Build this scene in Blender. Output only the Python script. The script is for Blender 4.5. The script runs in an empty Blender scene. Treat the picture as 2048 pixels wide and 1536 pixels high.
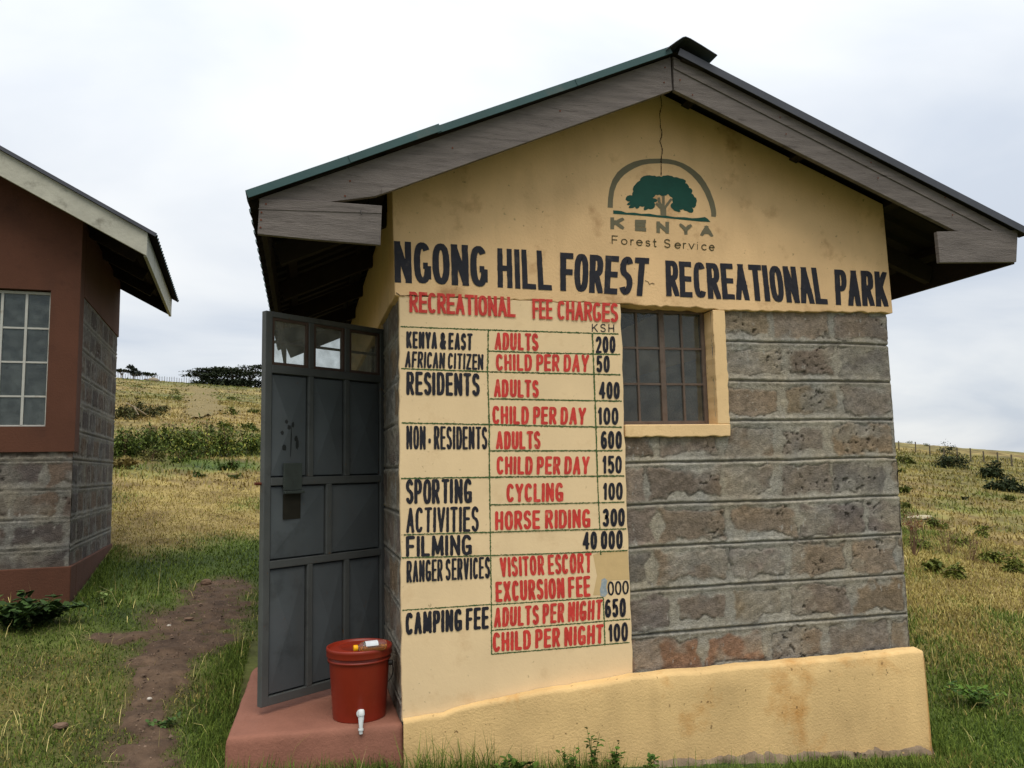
import bpy, bmesh, math, random
import numpy as np
from mathutils import Vector, Matrix
random.seed(7); RNG = np.random.default_rng(7)
scene = bpy.context.scene
COL = scene.collection

# ------------------------------------------------------------------ camera
FPX = 1572.475; YAW, PITCH, ROLL = 0.26145, 0.10757, -0.02124       # focal length in pixels of a 2048 wide picture
CAM = np.array([0.0, -4.0, 1.65])
def _rot(y, p, r):
    cy, sy, cp, sp = math.cos(y), math.sin(y), math.cos(p), math.sin(p)
    f = np.array([sy*cp, cy*cp, sp]); rt = np.array([cy, -sy, 0.0]); up = np.cross(rt, f)
    r2 = rt*math.cos(r) + up*math.sin(r); u2 = np.cross(r2, f)
    return np.array([r2, -u2, f])
CM = _rot(YAW, PITCH, ROLL)
cam_data = bpy.data.cameras.new('camera'); cam = bpy.data.objects.new('camera', cam_data); COL.objects.link(cam)
cam_data.sensor_width = 36.0; cam_data.lens = FPX/2048*36; cam_data.clip_start = 0.05; cam_data.clip_end = 6000
_m = Matrix(((CM[0][0], -CM[1][0], -CM[2][0], CAM[0]), (CM[0][1], -CM[1][1], -CM[2][1], CAM[1]), (CM[0][2], -CM[1][2], -CM[2][2], CAM[2]), (0, 0, 0, 1)))
cam.matrix_world = _m
scene.camera = cam
scene.render.resolution_x = 1024; scene.render.resolution_y = 768

# ------------------------------------------------------------------ sky, sun, exposure
SUN_EL, SUN_AZ = math.radians(63), math.radians(188)       # azimuth clockwise from +Y: behind the camera, to the left
world = bpy.data.worlds.new('World'); scene.world = world; world.use_nodes = True
nt = world.node_tree; nt.nodes.clear()
def wn(t, **k):
    n = nt.nodes.new(t)
    for a, b in k.items(): setattr(n, a, b)
    return n
out = wn('ShaderNodeOutputWorld'); bg = wn('ShaderNodeBackground'); nt.links.new(bg.outputs[0], out.inputs[0])
sky = wn('ShaderNodeTexSky', sky_type='NISHITA'); sky.sun_disc = False; sky.sun_elevation = SUN_EL; sky.sun_rotation = SUN_AZ
tc = wn('ShaderNodeTexCoord'); sep = wn('ShaderNodeSeparateXYZ'); nt.links.new(tc.outputs['Generated'], sep.inputs[0])
def wmath(op, a, b=None, clamp=False):
    n = wn('ShaderNodeMath', operation=op); n.use_clamp = clamp
    for i, v in enumerate((a, b)):
        if v is None: continue
        if isinstance(v, (int, float)): n.inputs[i].default_value = v
        else: nt.links.new(v, n.inputs[i])
    return n.outputs[0]
zc = wmath('MAXIMUM', sep.outputs[2], 0.0)
den = wmath('ADD', zc, 0.22)
cx = wmath('DIVIDE', sep.outputs[0], den); cy_ = wmath('DIVIDE', sep.outputs[1], den)
comb = wn('ShaderNodeCombineXYZ'); nt.links.new(cx, comb.inputs[0]); nt.links.new(wmath('MULTIPLY', cy_, 1.25), comb.inputs[1])
n1 = wn('ShaderNodeTexNoise'); n1.inputs['Scale'].default_value = 0.75; n1.inputs['Detail'].default_value = 6; n1.inputs['Roughness'].default_value = 0.5; n1.inputs['Distortion'].default_value = 0.4
nt.links.new(comb.outputs[0], n1.inputs['Vector'])
ramp = wn('ShaderNodeValToRGB'); nt.links.new(n1.outputs['Fac'], ramp.inputs[0])
ramp.color_ramp.elements[0].position = 0.38; ramp.color_ramp.elements[0].color = (0.66, 0.72, 0.81, 1)
ramp.color_ramp.elements[1].position = 0.60; ramp.color_ramp.elements[1].color = (0.95, 0.97, 0.98, 1)
# overcast brightness: higher overhead and ahead, dimmed behind the camera to shade the gable
g1 = wmath('MULTIPLY', zc, 0.35); g2 = wmath('MULTIPLY', wmath('POWER', zc, 2.0), 0.75)
back = wmath('MULTIPLY', wmath('MAXIMUM', wmath('MULTIPLY', sep.outputs[1], -1.0), 0.0), -0.30)
gain = wmath('ADD', wmath('ADD', wmath('ADD', g1, g2), back), wmath('ADD', wmath('MULTIPLY', wmath('MAXIMUM', sep.outputs[1], 0.0), 0.08), 0.86))
veil = wn('ShaderNodeVectorMath', operation='SCALE'); nt.links.new(ramp.outputs[0], veil.inputs[0]); nt.links.new(gain, veil.inputs['Scale'])
skys = wn('ShaderNodeVectorMath', operation='SCALE'); nt.links.new(sky.outputs[0], skys.inputs[0]); skys.inputs['Scale'].default_value = 0.10
mixw = wn('ShaderNodeMix', data_type='RGBA'); mixw.inputs['Factor'].default_value = 0.9
nt.links.new(skys.outputs[0], mixw.inputs['A']); nt.links.new(veil.outputs[0], mixw.inputs['B'])
nt.links.new(mixw.outputs['Result'], bg.inputs[0]); bg.inputs[1].default_value = 1.0
sun_d = bpy.data.lights.new('sun', 'SUN'); sun_d.energy = 2.1; sun_d.angle = math.radians(40); sun_d.color = (1.0, 0.93, 0.82)
sun = bpy.data.objects.new('sun', sun_d); COL.objects.link(sun)
_sd = Vector((math.sin(SUN_AZ)*math.cos(SUN_EL), math.cos(SUN_AZ)*math.cos(SUN_EL), math.sin(SUN_EL)))
sun.rotation_euler = _sd.to_track_quat('Z', 'Y').to_euler()
scene.view_settings.view_transform = 'Standard'; scene.view_settings.look = 'None'; scene.view_settings.exposure = 0.0; scene.view_settings.gamma = 1.0

# ------------------------------------------------------------------ maths helpers
def ray(px, py): return CM.T @ np.array([px-1024.0, py-768.0, FPX])
def ony(px, py, y): v = ray(px, py); return CAM + v*((y-CAM[1])/v[1])       # a point on a wall plane y = const
def onz(px, py, z): v = ray(px, py); return CAM + v*((z-CAM[2])/v[2])
def lin(r, g, b):
    f = lambda c: (c/255/12.92) if c/255 <= 0.04045 else ((c/255+0.055)/1.055)**2.4
    return (f(r), f(g), f(b))
def _h(ix, iy, iz, s):
    n = (ix*374761393 + iy*668265263 + iz*2147483647 + s*1274126177) & 0xffffffff
    n = ((n ^ (n >> 13))*1274126177) & 0xffffffff
    n = ((n ^ (n >> 16))*2246822519) & 0xffffffff
    return ((n ^ (n >> 15)) & 0xffffff)/float(0xffffff)
def vnoise(x, y, s=0):
    x = np.asarray(x, float); y = np.asarray(y, float)
    ix = np.floor(x).astype(np.int64); iy = np.floor(y).astype(np.int64); fx = x-ix; fy = y-iy
    fx = fx*fx*(3-2*fx); fy = fy*fy*(3-2*fy); z = np.int64(0)
    a = _h(ix, iy, z, s); b = _h(ix+1, iy, z, s); c = _h(ix, iy+1, z, s); d = _h(ix+1, iy+1, z, s)
    return (a*(1-fx)+b*fx)*(1-fy) + (c*(1-fx)+d*fx)*fy
def fbm(x, y, s=0, o=4, g=0.5):
    t = 0; a = 1; n = 0
    for i in range(o): t = t + a*vnoise(np.asarray(x)*2**i, np.asarray(y)*2**i, s+i*17); n += a; a *= g
    return t/n
def sstep(a, b, x): t = np.clip((np.asarray(x, float)-a)/(b-a), 0, 1); return t*t*(3-2*t)

# ------------------------------------------------------------------ materials
MATS = {}
def mat(name, base, rough=0.85, var=0.0, vscale=6.0, dark=None, dscale=20.0, damt=0.0, bump=0.0, bscale=60.0, metallic=0.0, attr=None, spec=0.3, stretch=None, trans=0.0, ior=1.45, specks=0.0, streak=0.0, scol=(0.2, 0.11, 0.045)):
    if name in MATS: return MATS[name]
    m = bpy.data.materials.new(name); m.use_nodes = True; t = m.node_tree; b = t.nodes['Principled BSDF']
    b.inputs['Roughness'].default_value = rough; b.inputs['Metallic'].default_value = metallic
    b.inputs['Specular IOR Level'].default_value = spec; b.inputs['Transmission Weight'].default_value = trans; b.inputs['IOR'].default_value = ior
    tcn = t.nodes.new('ShaderNodeTexCoord'); src = tcn.outputs['Object']
    if stretch:
        mp = t.nodes.new('ShaderNodeMapping'); mp.inputs['Scale'].default_value = stretch; t.links.new(src, mp.inputs[0]); src = mp.outputs[0]
    def noise(sc, det=5, rg=0.6):
        n = t.nodes.new('ShaderNodeTexNoise'); n.inputs['Scale'].default_value = sc; n.inputs['Detail'].default_value = det; n.inputs['Roughness'].default_value = rg
        t.links.new(src, n.inputs['Vector']); return n.outputs['Fac']
    def mixc(f, a, bb, mode='MIX'):
        n = t.nodes.new('ShaderNodeMix'); n.data_type = 'RGBA'; n.blend_type = mode
        if isinstance(f, float): n.inputs['Factor'].default_value = f
        else: t.links.new(f, n.inputs['Factor'])
        for k, v in (('A', a), ('B', bb)):
            if isinstance(v, tuple): n.inputs[k].default_value = (*v[:3], 1)
            else: t.links.new(v, n.inputs[k])
        return n.outputs['Result']
    if attr:
        an = t.nodes.new('ShaderNodeAttribute'); an.attribute_name = attr; c = an.outputs['Color']
    else: c = tuple(base)
    def rmp(f, p0, p1):
        r = t.nodes.new('ShaderNodeMapRange'); r.inputs['From Min'].default_value = p0; r.inputs['From Max'].default_value = p1; r.clamp = True
        t.links.new(f, r.inputs[0]); return r.outputs[0]
    if var:
        f = rmp(noise(vscale), 0.3, 0.7)
        n = t.nodes.new('ShaderNodeMapRange'); t.links.new(f, n.inputs[0]); n.inputs['To Min'].default_value = 1-var; n.inputs['To Max'].default_value = 1+var
        cc = t.nodes.new('ShaderNodeCombineXYZ')
        for i in range(3): t.links.new(n.outputs[0], cc.inputs[i])
        c = mixc(1.0, c, cc.outputs[0], 'MULTIPLY')
    if dark:
        f = rmp(noise(dscale, 8, 0.65), 0.56, 0.74)
        mm = t.nodes.new('ShaderNodeMath'); mm.operation = 'MULTIPLY'; t.links.new(f, mm.inputs[0]); mm.inputs[1].default_value = damt
        c = mixc(mm.outputs[0], c, tuple(dark))
    if streak:
        mp2 = t.nodes.new('ShaderNodeMapping'); mp2.inputs['Scale'].default_value = (1, 1, 0.25); t.links.new(tcn.outputs['Object'], mp2.inputs[0])
        n9 = t.nodes.new('ShaderNodeTexNoise'); n9.inputs['Scale'].default_value = 7; n9.inputs['Detail'].default_value = 4; t.links.new(mp2.outputs[0], n9.inputs['Vector'])
        m9 = t.nodes.new('ShaderNodeMath'); m9.operation = 'MULTIPLY'; t.links.new(rmp(n9.outputs['Fac'], 0.52, 0.75), m9.inputs[0]); m9.inputs[1].default_value = streak
        c = mixc(m9.outputs[0], c, tuple(scol))
    if specks:
        f = rmp(noise(38.0, 3, 0.5), 0.665, 0.70); f2 = rmp(noise(9.0, 2, 0.5), 0.42, 0.62)
        mm = t.nodes.new('ShaderNodeMath'); mm.operation = 'MULTIPLY'; t.links.new(f, mm.inputs[0]); t.links.new(f2, mm.inputs[1])
        m3 = t.nodes.new('ShaderNodeMath'); m3.operation = 'MULTIPLY'; t.links.new(mm.outputs[0], m3.inputs[0]); m3.inputs[1].default_value = specks
        c = mixc(m3.outputs[0], c, lin(96, 70, 40))
    if isinstance(c, tuple): b.inputs['Base Color'].default_value = (*c, 1)
    else: t.links.new(c, b.inputs['Base Color'])
    if bump:
        bn = t.nodes.new('ShaderNodeBump'); bn.inputs['Strength'].default_value = bump; bn.inputs['Distance'].default_value = 0.01
        t.links.new(noise(bscale, 6, 0.65), bn.inputs['Height']); t.links.new(bn.outputs[0], b.inputs['Normal'])
    MATS[name] = m; return m
def glass(name, dust=0.12, tint=(0.9, 0.95, 0.93), dcol=(0.35, 0.34, 0.30)):
    m = bpy.data.materials.new(name); m.use_nodes = True; t = m.node_tree; t.nodes.clear()
    o = t.nodes.new('ShaderNodeOutputMaterial'); tr = t.nodes.new('ShaderNodeBsdfTransparent'); tr.inputs[0].default_value = (*tint, 1)
    gl = t.nodes.new('ShaderNodeBsdfGlossy'); gl.inputs['Roughness'].default_value = 0.03; fr = t.nodes.new('ShaderNodeFresnel'); fr.inputs[0].default_value = 1.5
    df = t.nodes.new('ShaderNodeBsdfDiffuse'); df.inputs[0].default_value = (*dcol, 1)
    m1 = t.nodes.new('ShaderNodeMixShader'); m2 = t.nodes.new('ShaderNodeMixShader')
    t.links.new(fr.outputs[0], m1.inputs[0]); t.links.new(tr.outputs[0], m1.inputs[1]); t.links.new(gl.outputs[0], m1.inputs[2])
    nz = t.nodes.new('ShaderNodeTexNoise'); nz.inputs['Scale'].default_value = 14; nz.inputs['Detail'].default_value = 6
    tcn = t.nodes.new('ShaderNodeTexCoord'); t.links.new(tcn.outputs['Object'], nz.inputs['Vector'])
    r = t.nodes.new('ShaderNodeMapRange'); r.inputs['From Min'].default_value = 0.3; r.inputs['From Max'].default_value = 0.75; r.inputs['To Min'].default_value = dust*0.5; r.inputs['To Max'].default_value = dust*1.7
    t.links.new(nz.outputs['Fac'], r.inputs[0]); t.links.new(r.outputs[0], m2.inputs[0])
    t.links.new(m1.outputs[0], m2.inputs[1]); t.links.new(df.outputs[0], m2.inputs[2]); t.links.new(m2.outputs[0], o.inputs[0])
    return m
CREAM = lin(230, 196, 146)
M_PLASTER = mat('cream_plaster', CREAM, 0.9, 0.07, 3.0, lin(150, 105, 55), 5.0, 0.35, 0.25, 90, specks=0.45)
M_GABLE = mat('gable_plaster', lin(228, 191, 143), 0.9, 0.10, 2.2, lin(146, 98, 56), 3.4, 0.75, 0.3, 70, specks=0.5, streak=0.12)
M_BOARD = mat('board_plaster', lin(231, 203, 160), 0.8, 0.05, 3.0, lin(170, 125, 75), 7.0, 0.25, 0.12, 60, specks=0.35, streak=0.05)
M_PLINTH = mat('plinth_plaster', lin(220, 186, 130), 0.9, 0.16, 2.5, lin(190, 134, 66), 3.2, 0.85, 0.5, 80, specks=0.7, streak=0.14)
M_STONE = mat('stone', (0.2, 0.17, 0.14), 0.95, 0.24, 45.0, (0.045, 0.04, 0.034), 70.0, 0.6, 1.0, 110, attr='col')
M_FOOT = mat('footing_concrete', lin(135, 118, 98), 0.95, 0.25, 12, lin(70, 60, 48), 20, 0.6, 0.9, 40)
M_TIMBER = mat('grey_timber', lin(108, 101, 97), 0.85, 0.24, 5.0, lin(58, 50, 47), 7.0, 0.75, 0.5, 30, stretch=(1, 1, 9))
M_TIMBERP = mat('pale_timber', lin(176, 174, 160), 0.85, 0.12, 5.0, lin(95, 90, 78), 8.0, 0.7, 0.4, 30)
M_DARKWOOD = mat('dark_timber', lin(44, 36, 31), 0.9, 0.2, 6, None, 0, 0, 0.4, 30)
M_ROOF = mat('roof_sheet', lin(44, 76, 76), 0.45, 0.15, 3.0, lin(110, 105, 95), 4, 0.4, 0.1, 20, spec=0.5)
M_ROOFDARK = mat('ridge_metal', lin(62, 64, 72), 0.5, 0.15, 5, None, 0, 0, 0.1, 20, spec=0.5)
M_DOOR = mat('door_paint', lin(80, 83, 82), 0.40, 0.14, 5.0, lin(44, 42, 40), 7.0, 0.6, 0.12, 30, spec=0.5, specks=0.7)
M_DOORPANEL = mat('door_panel_paint', lin(82, 88, 91), 0.32, 0.16, 2.5, lin(42, 43, 42), 4.0, 0.6, 0.06, 6, spec=0.5, specks=0.35, streak=0.25, scol=(0.10, 0.095, 0.085))
M_DOORFRAME = mat('door_pane_frame', lin(82, 66, 58), 0.6, 0.2, 8, lin(45, 32, 26), 12, 0.7, 0.3, 50)
M_STEELWIN = mat('window_steel', lin(98, 84, 74), 0.6, 0.2, 9, lin(72, 44, 30), 14, 0.8, 0.3, 60)
M_WHITESTEEL = mat('white_steel', lin(180, 180, 172), 0.6, 0.08, 8, lin(110, 85, 60), 16, 0.6, 0.2, 60)
M_STEP = mat('terracotta_step', lin(142, 96, 79), 0.85, 0.14, 4, lin(98, 68, 50), 4, 0.75, 0.5, 60)
M_BROWN = mat('brown_plaster', lin(90, 58, 44), 0.9, 0.12, 3, lin(64, 42, 34), 5, 0.5, 0.35, 70, specks=0.3, streak=0.3, scol=(0.06, 0.03, 0.022))
M_DKBLUE = mat('black_paint', lin(36, 36, 44), 0.6, 0.2, 30, lin(84, 78, 74), 26, 0.5, 0.15, 80)
M_RED = mat('red_paint', lin(200, 62, 54), 0.6, 0.16, 25, lin(222, 128, 104), 30, 0.75, 0.15, 80)
M_GREENLINE = mat('green_paint', lin(66, 92, 50), 0.7, 0.2, 30, lin(30, 34, 26), 20, 0.8, 0.1, 80)
M_LOGOGREEN = mat('logo_green', lin(20, 72, 60), 0.6, 0.12, 20)
M_LOGOGREY = mat('logo_grey', lin(112, 106, 84), 0.7, 0.08, 12)
M_CRACK = mat('crack_shadow', lin(58, 40, 24), 1.0)
M_BUCKET = mat('red_plastic', lin(132, 40, 21), 0.42, 0.10, 6, lin(128, 66, 46), 7, 0.35, 0.04, 40, spec=0.5)
M_WHITEPL = mat('white_plastic', lin(214, 218, 218), 0.4, 0.03, 10)
M_YELLOW = mat('yellow_plastic', lin(236, 170, 20), 0.4, 0.03, 10)
M_WIRE = mat('wire', lin(60, 58, 56), 0.5, 0.1, 20, metallic=0.6)
M_RUST = mat('rusty_iron', lin(98, 52, 34), 0.8, 0.3, 40)
M_HATCH = mat('hatch_plate', lin(62, 68, 64), 0.5, 0.15, 10, lin(40, 40, 38), 14, 0.5, 0.1, 40)
M_GLASS = glass('window_glass', 0.10); M_GLASSD = glass('dusty_glass', 0.20, (0.92, 0.95, 0.94), (0.42, 0.42, 0.38))
M_GLASSH = glass('house_glass', 0.16, (0.85, 0.92, 0.92), (0.30, 0.34, 0.33))
M_PETG = mat('clear_bottle', (0.95, 0.93, 0.88), 0.08, trans=0.95, ior=1.25, spec=0.5)
M_OIL = mat('amber_liquid', lin(240, 150, 24), 0.12, 0.05, 10, trans=0.55, ior=1.3)
M_PAPER = mat('label_paper', lin(205, 210, 214), 0.6, 0.06, 40)
M_LEAF = mat('leaf', (0.06, 0.1, 0.03), 0.6, 0.12, 8, attr='col', spec=0.12)
M_GRASS = mat('grass_blade', (0.1, 0.13, 0.04), 0.7, 0.0, attr='col', spec=0.05)
M_BARK = mat('bark', lin(92, 80, 66), 0.95, 0.25, 6, None, 0, 0, 0.6, 30)
M_TWIG = mat('dry_twig', lin(112, 88, 70), 0.95, 0.2, 6)
M_ROCK = mat('rock', lin(140, 130, 112), 0.95, 0.25, 12, lin(80, 72, 60), 20, 0.6, 0.8, 40)
M_POST = mat('fence_post', lin(96, 88, 74), 0.95, 0.2, 6)
M_DIRT = mat('dirt', lin(118, 92, 72), 0.95, 0.34, 9.0, lin(50, 38, 31), 22.0, 0.85, 1.0, 60, attr='col')
M_GROUND = mat('ground', (0.1, 0.1, 0.04), 0.95, 0.28, 9.0, (0.045, 0.04, 0.02), 26.0, 0.6, 1.0, 40, attr='col')
M_INSIDE = mat('inside_wall', lin(120, 112, 98), 0.95, 0.1, 4)

# ------------------------------------------------------------------ mesh helpers
class MB:
    def __init__(s): s.v = []; s.f = []; s.c = []; s.smooth = []
    def add(s, vs, fs, col=None, smooth=False):
        o = len(s.v); s.v += [tuple(map(float, p)) for p in vs]; s.f += [tuple(o+i for i in f) for f in fs]
        s.c += [tuple(col) if col is not None else (1, 1, 1)]*len(vs); s.smooth += [smooth]*len(fs); return s
    def box(s, x0, x1, y0, y1, z0, z1, fr=None, col=None):
        vs = [(x, y, z) for z in (z0, z1) for y in (y0, y1) for x in (x0, x1)]
        if fr: vs = [fr(*p) for p in vs]
        return s.add(vs, [(0, 2, 3, 1), (4, 5, 7, 6), (0, 1, 5, 4), (2, 6, 7, 3), (0, 4, 6, 2), (1, 3, 7, 5)], col)
    def prism(s, poly, a, b, fr, col=None):
        n = len(poly); vs = [fr(u, v, a) for u, v in poly] + [fr(u, v, b) for u, v in poly]
        return s.add(vs, [tuple(range(n)), tuple(range(2*n-1, n-1, -1))] + [(i, i+n, (i+1) % n+n, (i+1) % n) for i in range(n)], col)
    def tube(s, pts, rads, n=8, col=None, caps=True, smooth=True):
        pts = [np.array(p, float) for p in pts]; rads = [rads]*len(pts) if isinstance(rads, (int, float)) else rads
        vs = []; ref = np.array([0.31, 0.17, 0.93])
        for i, p in enumerate(pts):
            t = pts[min(i+1, len(pts)-1)]-pts[max(i-1, 0)]; t = t/(np.linalg.norm(t)+1e-9)
            a = np.cross(t, ref); a /= np.linalg.norm(a)+1e-9; b = np.cross(t, a)
            for k in range(n): q = 2*math.pi*k/n; vs.append(p+rads[i]*(a*math.cos(q)+b*math.sin(q)))
        fs = [(i*n+k, i*n+(k+1) % n, (i+1)*n+(k+1) % n, (i+1)*n+k) for i in range(len(pts)-1) for k in range(n)]
        o = len(s.f); s.add(vs, fs, col, smooth)
        if caps: s.add(vs[:n], [tuple(range(n-1, -1, -1))], col); s.add(vs[-n:], [tuple(range(n))], col)
        return s
    def lathe(s, prof, n=40, fr=None, col=None, smooth=True):
        vs = []
        for r, z in prof:
            for k in range(n):
                q = 2*math.pi*k/n; p = (r*math.cos(q), r*math.sin(q), z); vs.append(fr(*p) if fr else p)
        return s.add(vs, [(i*n+k, i*n+(k+1) % n, (i+1)*n+(k+1) % n, (i+1)*n+k) for i in range(len(prof)-1) for k in range(n)], col, smooth)
    def build(s, name, m, parent=None, bevel=0.0, attr=False, seg=2):
        me = bpy.data.meshes.new(name); me.from_pydata(s.v, [], s.f); me.update()
        me.polygons.foreach_set('use_smooth', s.smooth)
        if attr:
            a = me.color_attributes.new('col', 'FLOAT_COLOR', 'POINT')
            a.data.foreach_set('color', np.hstack([np.array(s.c, np.float32), np.ones((len(s.c), 1), np.float32)]).ravel())
        return link(name, me, m, parent, bevel, seg)
def link(name, me, m, parent=None, bevel=0.0, seg=2):
    me.materials.append(m); o = bpy.data.objects.new(name, me); COL.objects.link(o)
    if parent:
        o.parent = parent; o.matrix_parent_inverse = parent.matrix_world.inverted()
    if bevel:
        b = o.modifiers.new('bevel', 'BEVEL'); b.width = bevel; b.segments = seg; b.limit_method = 'ANGLE'; b.angle_limit = math.radians(35)
    return o
def np_mesh(name, V, F, m, parent=None, C=None, smooth=False, F3=None):
    """numpy mesh: quads F (n,4) and optional triangles F3 (k,3)"""
    me = bpy.data.meshes.new(name); nq = len(F); n3 = 0 if F3 is None else len(F3)
    me.vertices.add(len(V)); me.vertices.foreach_set('co', np.asarray(V, np.float32).ravel())
    loops = np.asarray(F, np.int32).ravel() if n3 == 0 else np.concatenate([np.asarray(F, np.int32).ravel(), np.asarray(F3, np.int32).ravel()])
    me.loops.add(len(loops)); me.loops.foreach_set('vertex_index', loops)
    st = np.concatenate([np.arange(nq)*4, nq*4+np.arange(n3)*3]).astype(np.int32)
    me.polygons.add(nq+n3); me.polygons.foreach_set('loop_start', st)
    me.update(calc_edges=True); me.validate()
    me.polygons.foreach_set('use_smooth', np.full(len(me.polygons), smooth))
    if C is not None:
        a = me.color_attributes.new('col', 'FLOAT_COLOR', 'POINT')
        a.data.foreach_set('color', np.hstack([np.asarray(C, np.float32), np.ones((len(C), 1), np.float32)]).ravel())
    return link(name, me, m, parent)
def tag(o, label=None, cat=None, group=None, kind=None):
    if label: o['label'] = label
    if cat: o['category'] = cat
    if group: o['group'] = group
    if kind: o['kind'] = kind
    return o
def thing(name, loc, label, cat, group=None):
    o = bpy.data.objects.new(name, None); COL.objects.link(o); o.location = loc; o.empty_display_size = 0.2
    bpy.context.view_layer.update(); return tag(o, label, cat, group)

# ------------------------------------------------------------------ ground: one hillside rising away to the left and falling to the right
def plane_z(x, y): return 0.25 - 0.068*x + 0.108*y
def ground_z(x, y):
    x = np.asarray(x, float); y = np.asarray(y, float)
    r = np.hypot(x, y+4.0); az = np.degrees(np.arctan2(x, y+4.0))
    rc = 215 - 125*sstep(12, 34, az)                                        # distance of the crest
    back = sstep(80, 120, np.abs(az)); rc = rc + 400*back
    z = plane_z(x, y)
    z = z + 0.35*sstep(60, 200, r)*(1-back) - 0.0016*np.maximum(0, r-rc)**1.6*(1-back)
    amp = 0.03 + 0.004*np.minimum(r, 60)
    z = z + amp*(fbm(x/1.3, y/1.3, 3, 2)-0.5) + sstep(12, 40, r)*0.5*(fbm(x/9, y/9, 5, 3)-0.5)*(0.4+0.6*sstep(30, 90, r))
    inside = (x > 0.55) & (x < 3.4) & (y > 0.1) & (y < 4.0)
    return np.where(inside, np.minimum(z, 0.2), z)
def gat(px, py):
    """the point of the hillside seen at a pixel"""
    v = ray(px, py); v = v/np.linalg.norm(v); t = 2.0; last = t
    while t < 600:
        p = CAM+v*t
        if p[2] < float(ground_z(p[0], p[1])):
            a, b = last, t
            for _ in range(30):
                mid = (a+b)/2; q = CAM+v*mid
                if q[2] < float(ground_z(q[0], q[1])): b = mid
                else: a = mid
            p = CAM+v*b; return np.array([p[0], p[1], float(ground_z(p[0], p[1]))])
        last = t; t *= 1.02
    v2 = v*215; return np.array([CAM[0]+v2[0], CAM[1]+v2[1], float(ground_z(CAM[0]+v2[0], CAM[1]+v2[1]))])
G_GREEN = np.array(lin(92, 108, 48)); G_DARK = np.array(lin(58, 74, 36)); G_TAN = np.array(lin(170, 150, 92)); G_BROWN = np.array(lin(112, 94, 56))
def meadow(x, y):
    """greenness, dryness, bareness of the turf at a place"""
    r = np.hypot(x, y+4.0); az = np.degrees(np.arctan2(x, y+4.0))
    n = fbm(x/1.7, y/1.7, 11, 4); n2 = fbm(x/6.0+3, y/6.0, 23, 4); n3 = fbm(x/0.45, y/0.45, 31, 3); n4 = fbm(x/22, y/30, 41, 4)
    left = 1-sstep(8, 25, az)
    g_left = 0.58*(1-sstep(5.0, 5.8, r)) + 0.95*sstep(5.0, 5.8, r)*(1-sstep(8.3, 10.5, r)) + 0.22*sstep(8.3, 10.5, r)*(1-sstep(15, 17.5, r)) + 0.62*sstep(15, 17.5, r)*(1-sstep(20, 26, r)) + 0.30*sstep(20, 26, r)
    g_right = 0.95*(1-sstep(5.6, 7.6, r)) + 0.46*sstep(5.6, 7.6, r)
    g = g_left*left + g_right*(1-left)
    far = sstep(20, 40, r)
    g = g + (n-0.5)*1.8*(1-far) + (n3-0.5)*0.6*(1-far) + (n2-0.5)*0.9 + (n4-0.5)*1.5*far
    return np.clip(g, 0, 1), n3, n
def turf(x, y):
    g, n3, n = meadow(x, y)
    bare = (1-sstep(0.95, 1.8, path_field(x, y)))[:, None]*0.92
    g = g[:, None]; k = np.clip((n3[:, None]-0.35)*2.2, 0, 1)
    green = G_DARK*(1-k)+G_GREEN*k; dry = G_BROWN*(1-k)+G_TAN*k
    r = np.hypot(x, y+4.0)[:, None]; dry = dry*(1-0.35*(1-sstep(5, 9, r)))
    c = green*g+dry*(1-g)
    az_ = np.degrees(np.arctan2(x, y+4.0)); near_left_shade = (1-0.13*(1-sstep(6.5, 9.5, r[:, 0]))*(1-sstep(8, 25, az_)))[:, None]; c = c*near_left_shade  # near left turf darkened: soft shade put into its colour
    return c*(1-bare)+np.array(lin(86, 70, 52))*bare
# worn earth path between the two buildings, and the track up the hill
def px_line(pts): return [gat(px, py)[:2] for px, py in pts]
def seg_dist(x, y, pts, ws):
    best = np.full(x.shape, 1e9)
    for (a, b, w0, w1) in zip(pts[:-1], pts[1:], ws[:-1], ws[1:]):
        d = b-a; t = np.clip(((x-a[0])*d[0]+(y-a[1])*d[1])/(d@d), 0, 1); w = w0+(w1-w0)*t
        best = np.minimum(best, np.hypot(x-a[0]-t*d[0], y-a[1]-t*d[1])/w)
    return best
PATH1 = px_line([(455, 1168), (425, 1200), (395, 1235), (370, 1275), (330, 1330), (305, 1395), (298, 1450), (300, 1530)]); W1 = [0.17, 0.27, 0.28, 0.21, 0.15, 0.12, 0.10, 0.11]
PATH1b = px_line([(255, 1500), (300, 1494), (345, 1484)]); W1b = [0.05, 0.13, 0.06]
PATH1c = px_line([(195, 1270), (235, 1276), (290, 1270)]); W1c = [0.04, 0.12, 0.06]
PATH2 = px_line([(392, 838), (400, 815), (408, 795), (398, 780), (385, 774)]); W2 = [0.25, 0.8, 0.95, 1.5, 0.6]
def path_field(x, y):
    nz = fbm(x/0.5, y/0.5, 71, 4)
    d = np.minimum(np.minimum(seg_dist(x, y, PATH1, W1), seg_dist(x, y, PATH1b, W1b)), seg_dist(x, y, PATH1c, W1c))
    return d + (nz-0.5)*1.5 + (fbm(x/0.13, y/0.13, 73, 3)-0.5)*1.5
az = np.radians(np.concatenate([np.arange(-180, -45, 5.0), np.arange(-45, 75, 0.4), np.arange(75, 180.1, 5.0)])); rr = 0.4*np.exp(np.arange(0, 440)*0.0195)
A, R_ = np.meshgrid(az, rr); gx = (np.sin(A)*R_).ravel(); gy = (np.cos(A)*R_).ravel()-4.0
gz = ground_z(gx, gy); nA, nR = len(az), len(rr)
ii = np.arange(nR-1)[:, None]*nA + np.arange(nA-1)[None, :]
GF = np.stack([ii, ii+1, ii+1+nA, ii+nA], -1).reshape(-1, 4)[:, ::-1]
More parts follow.
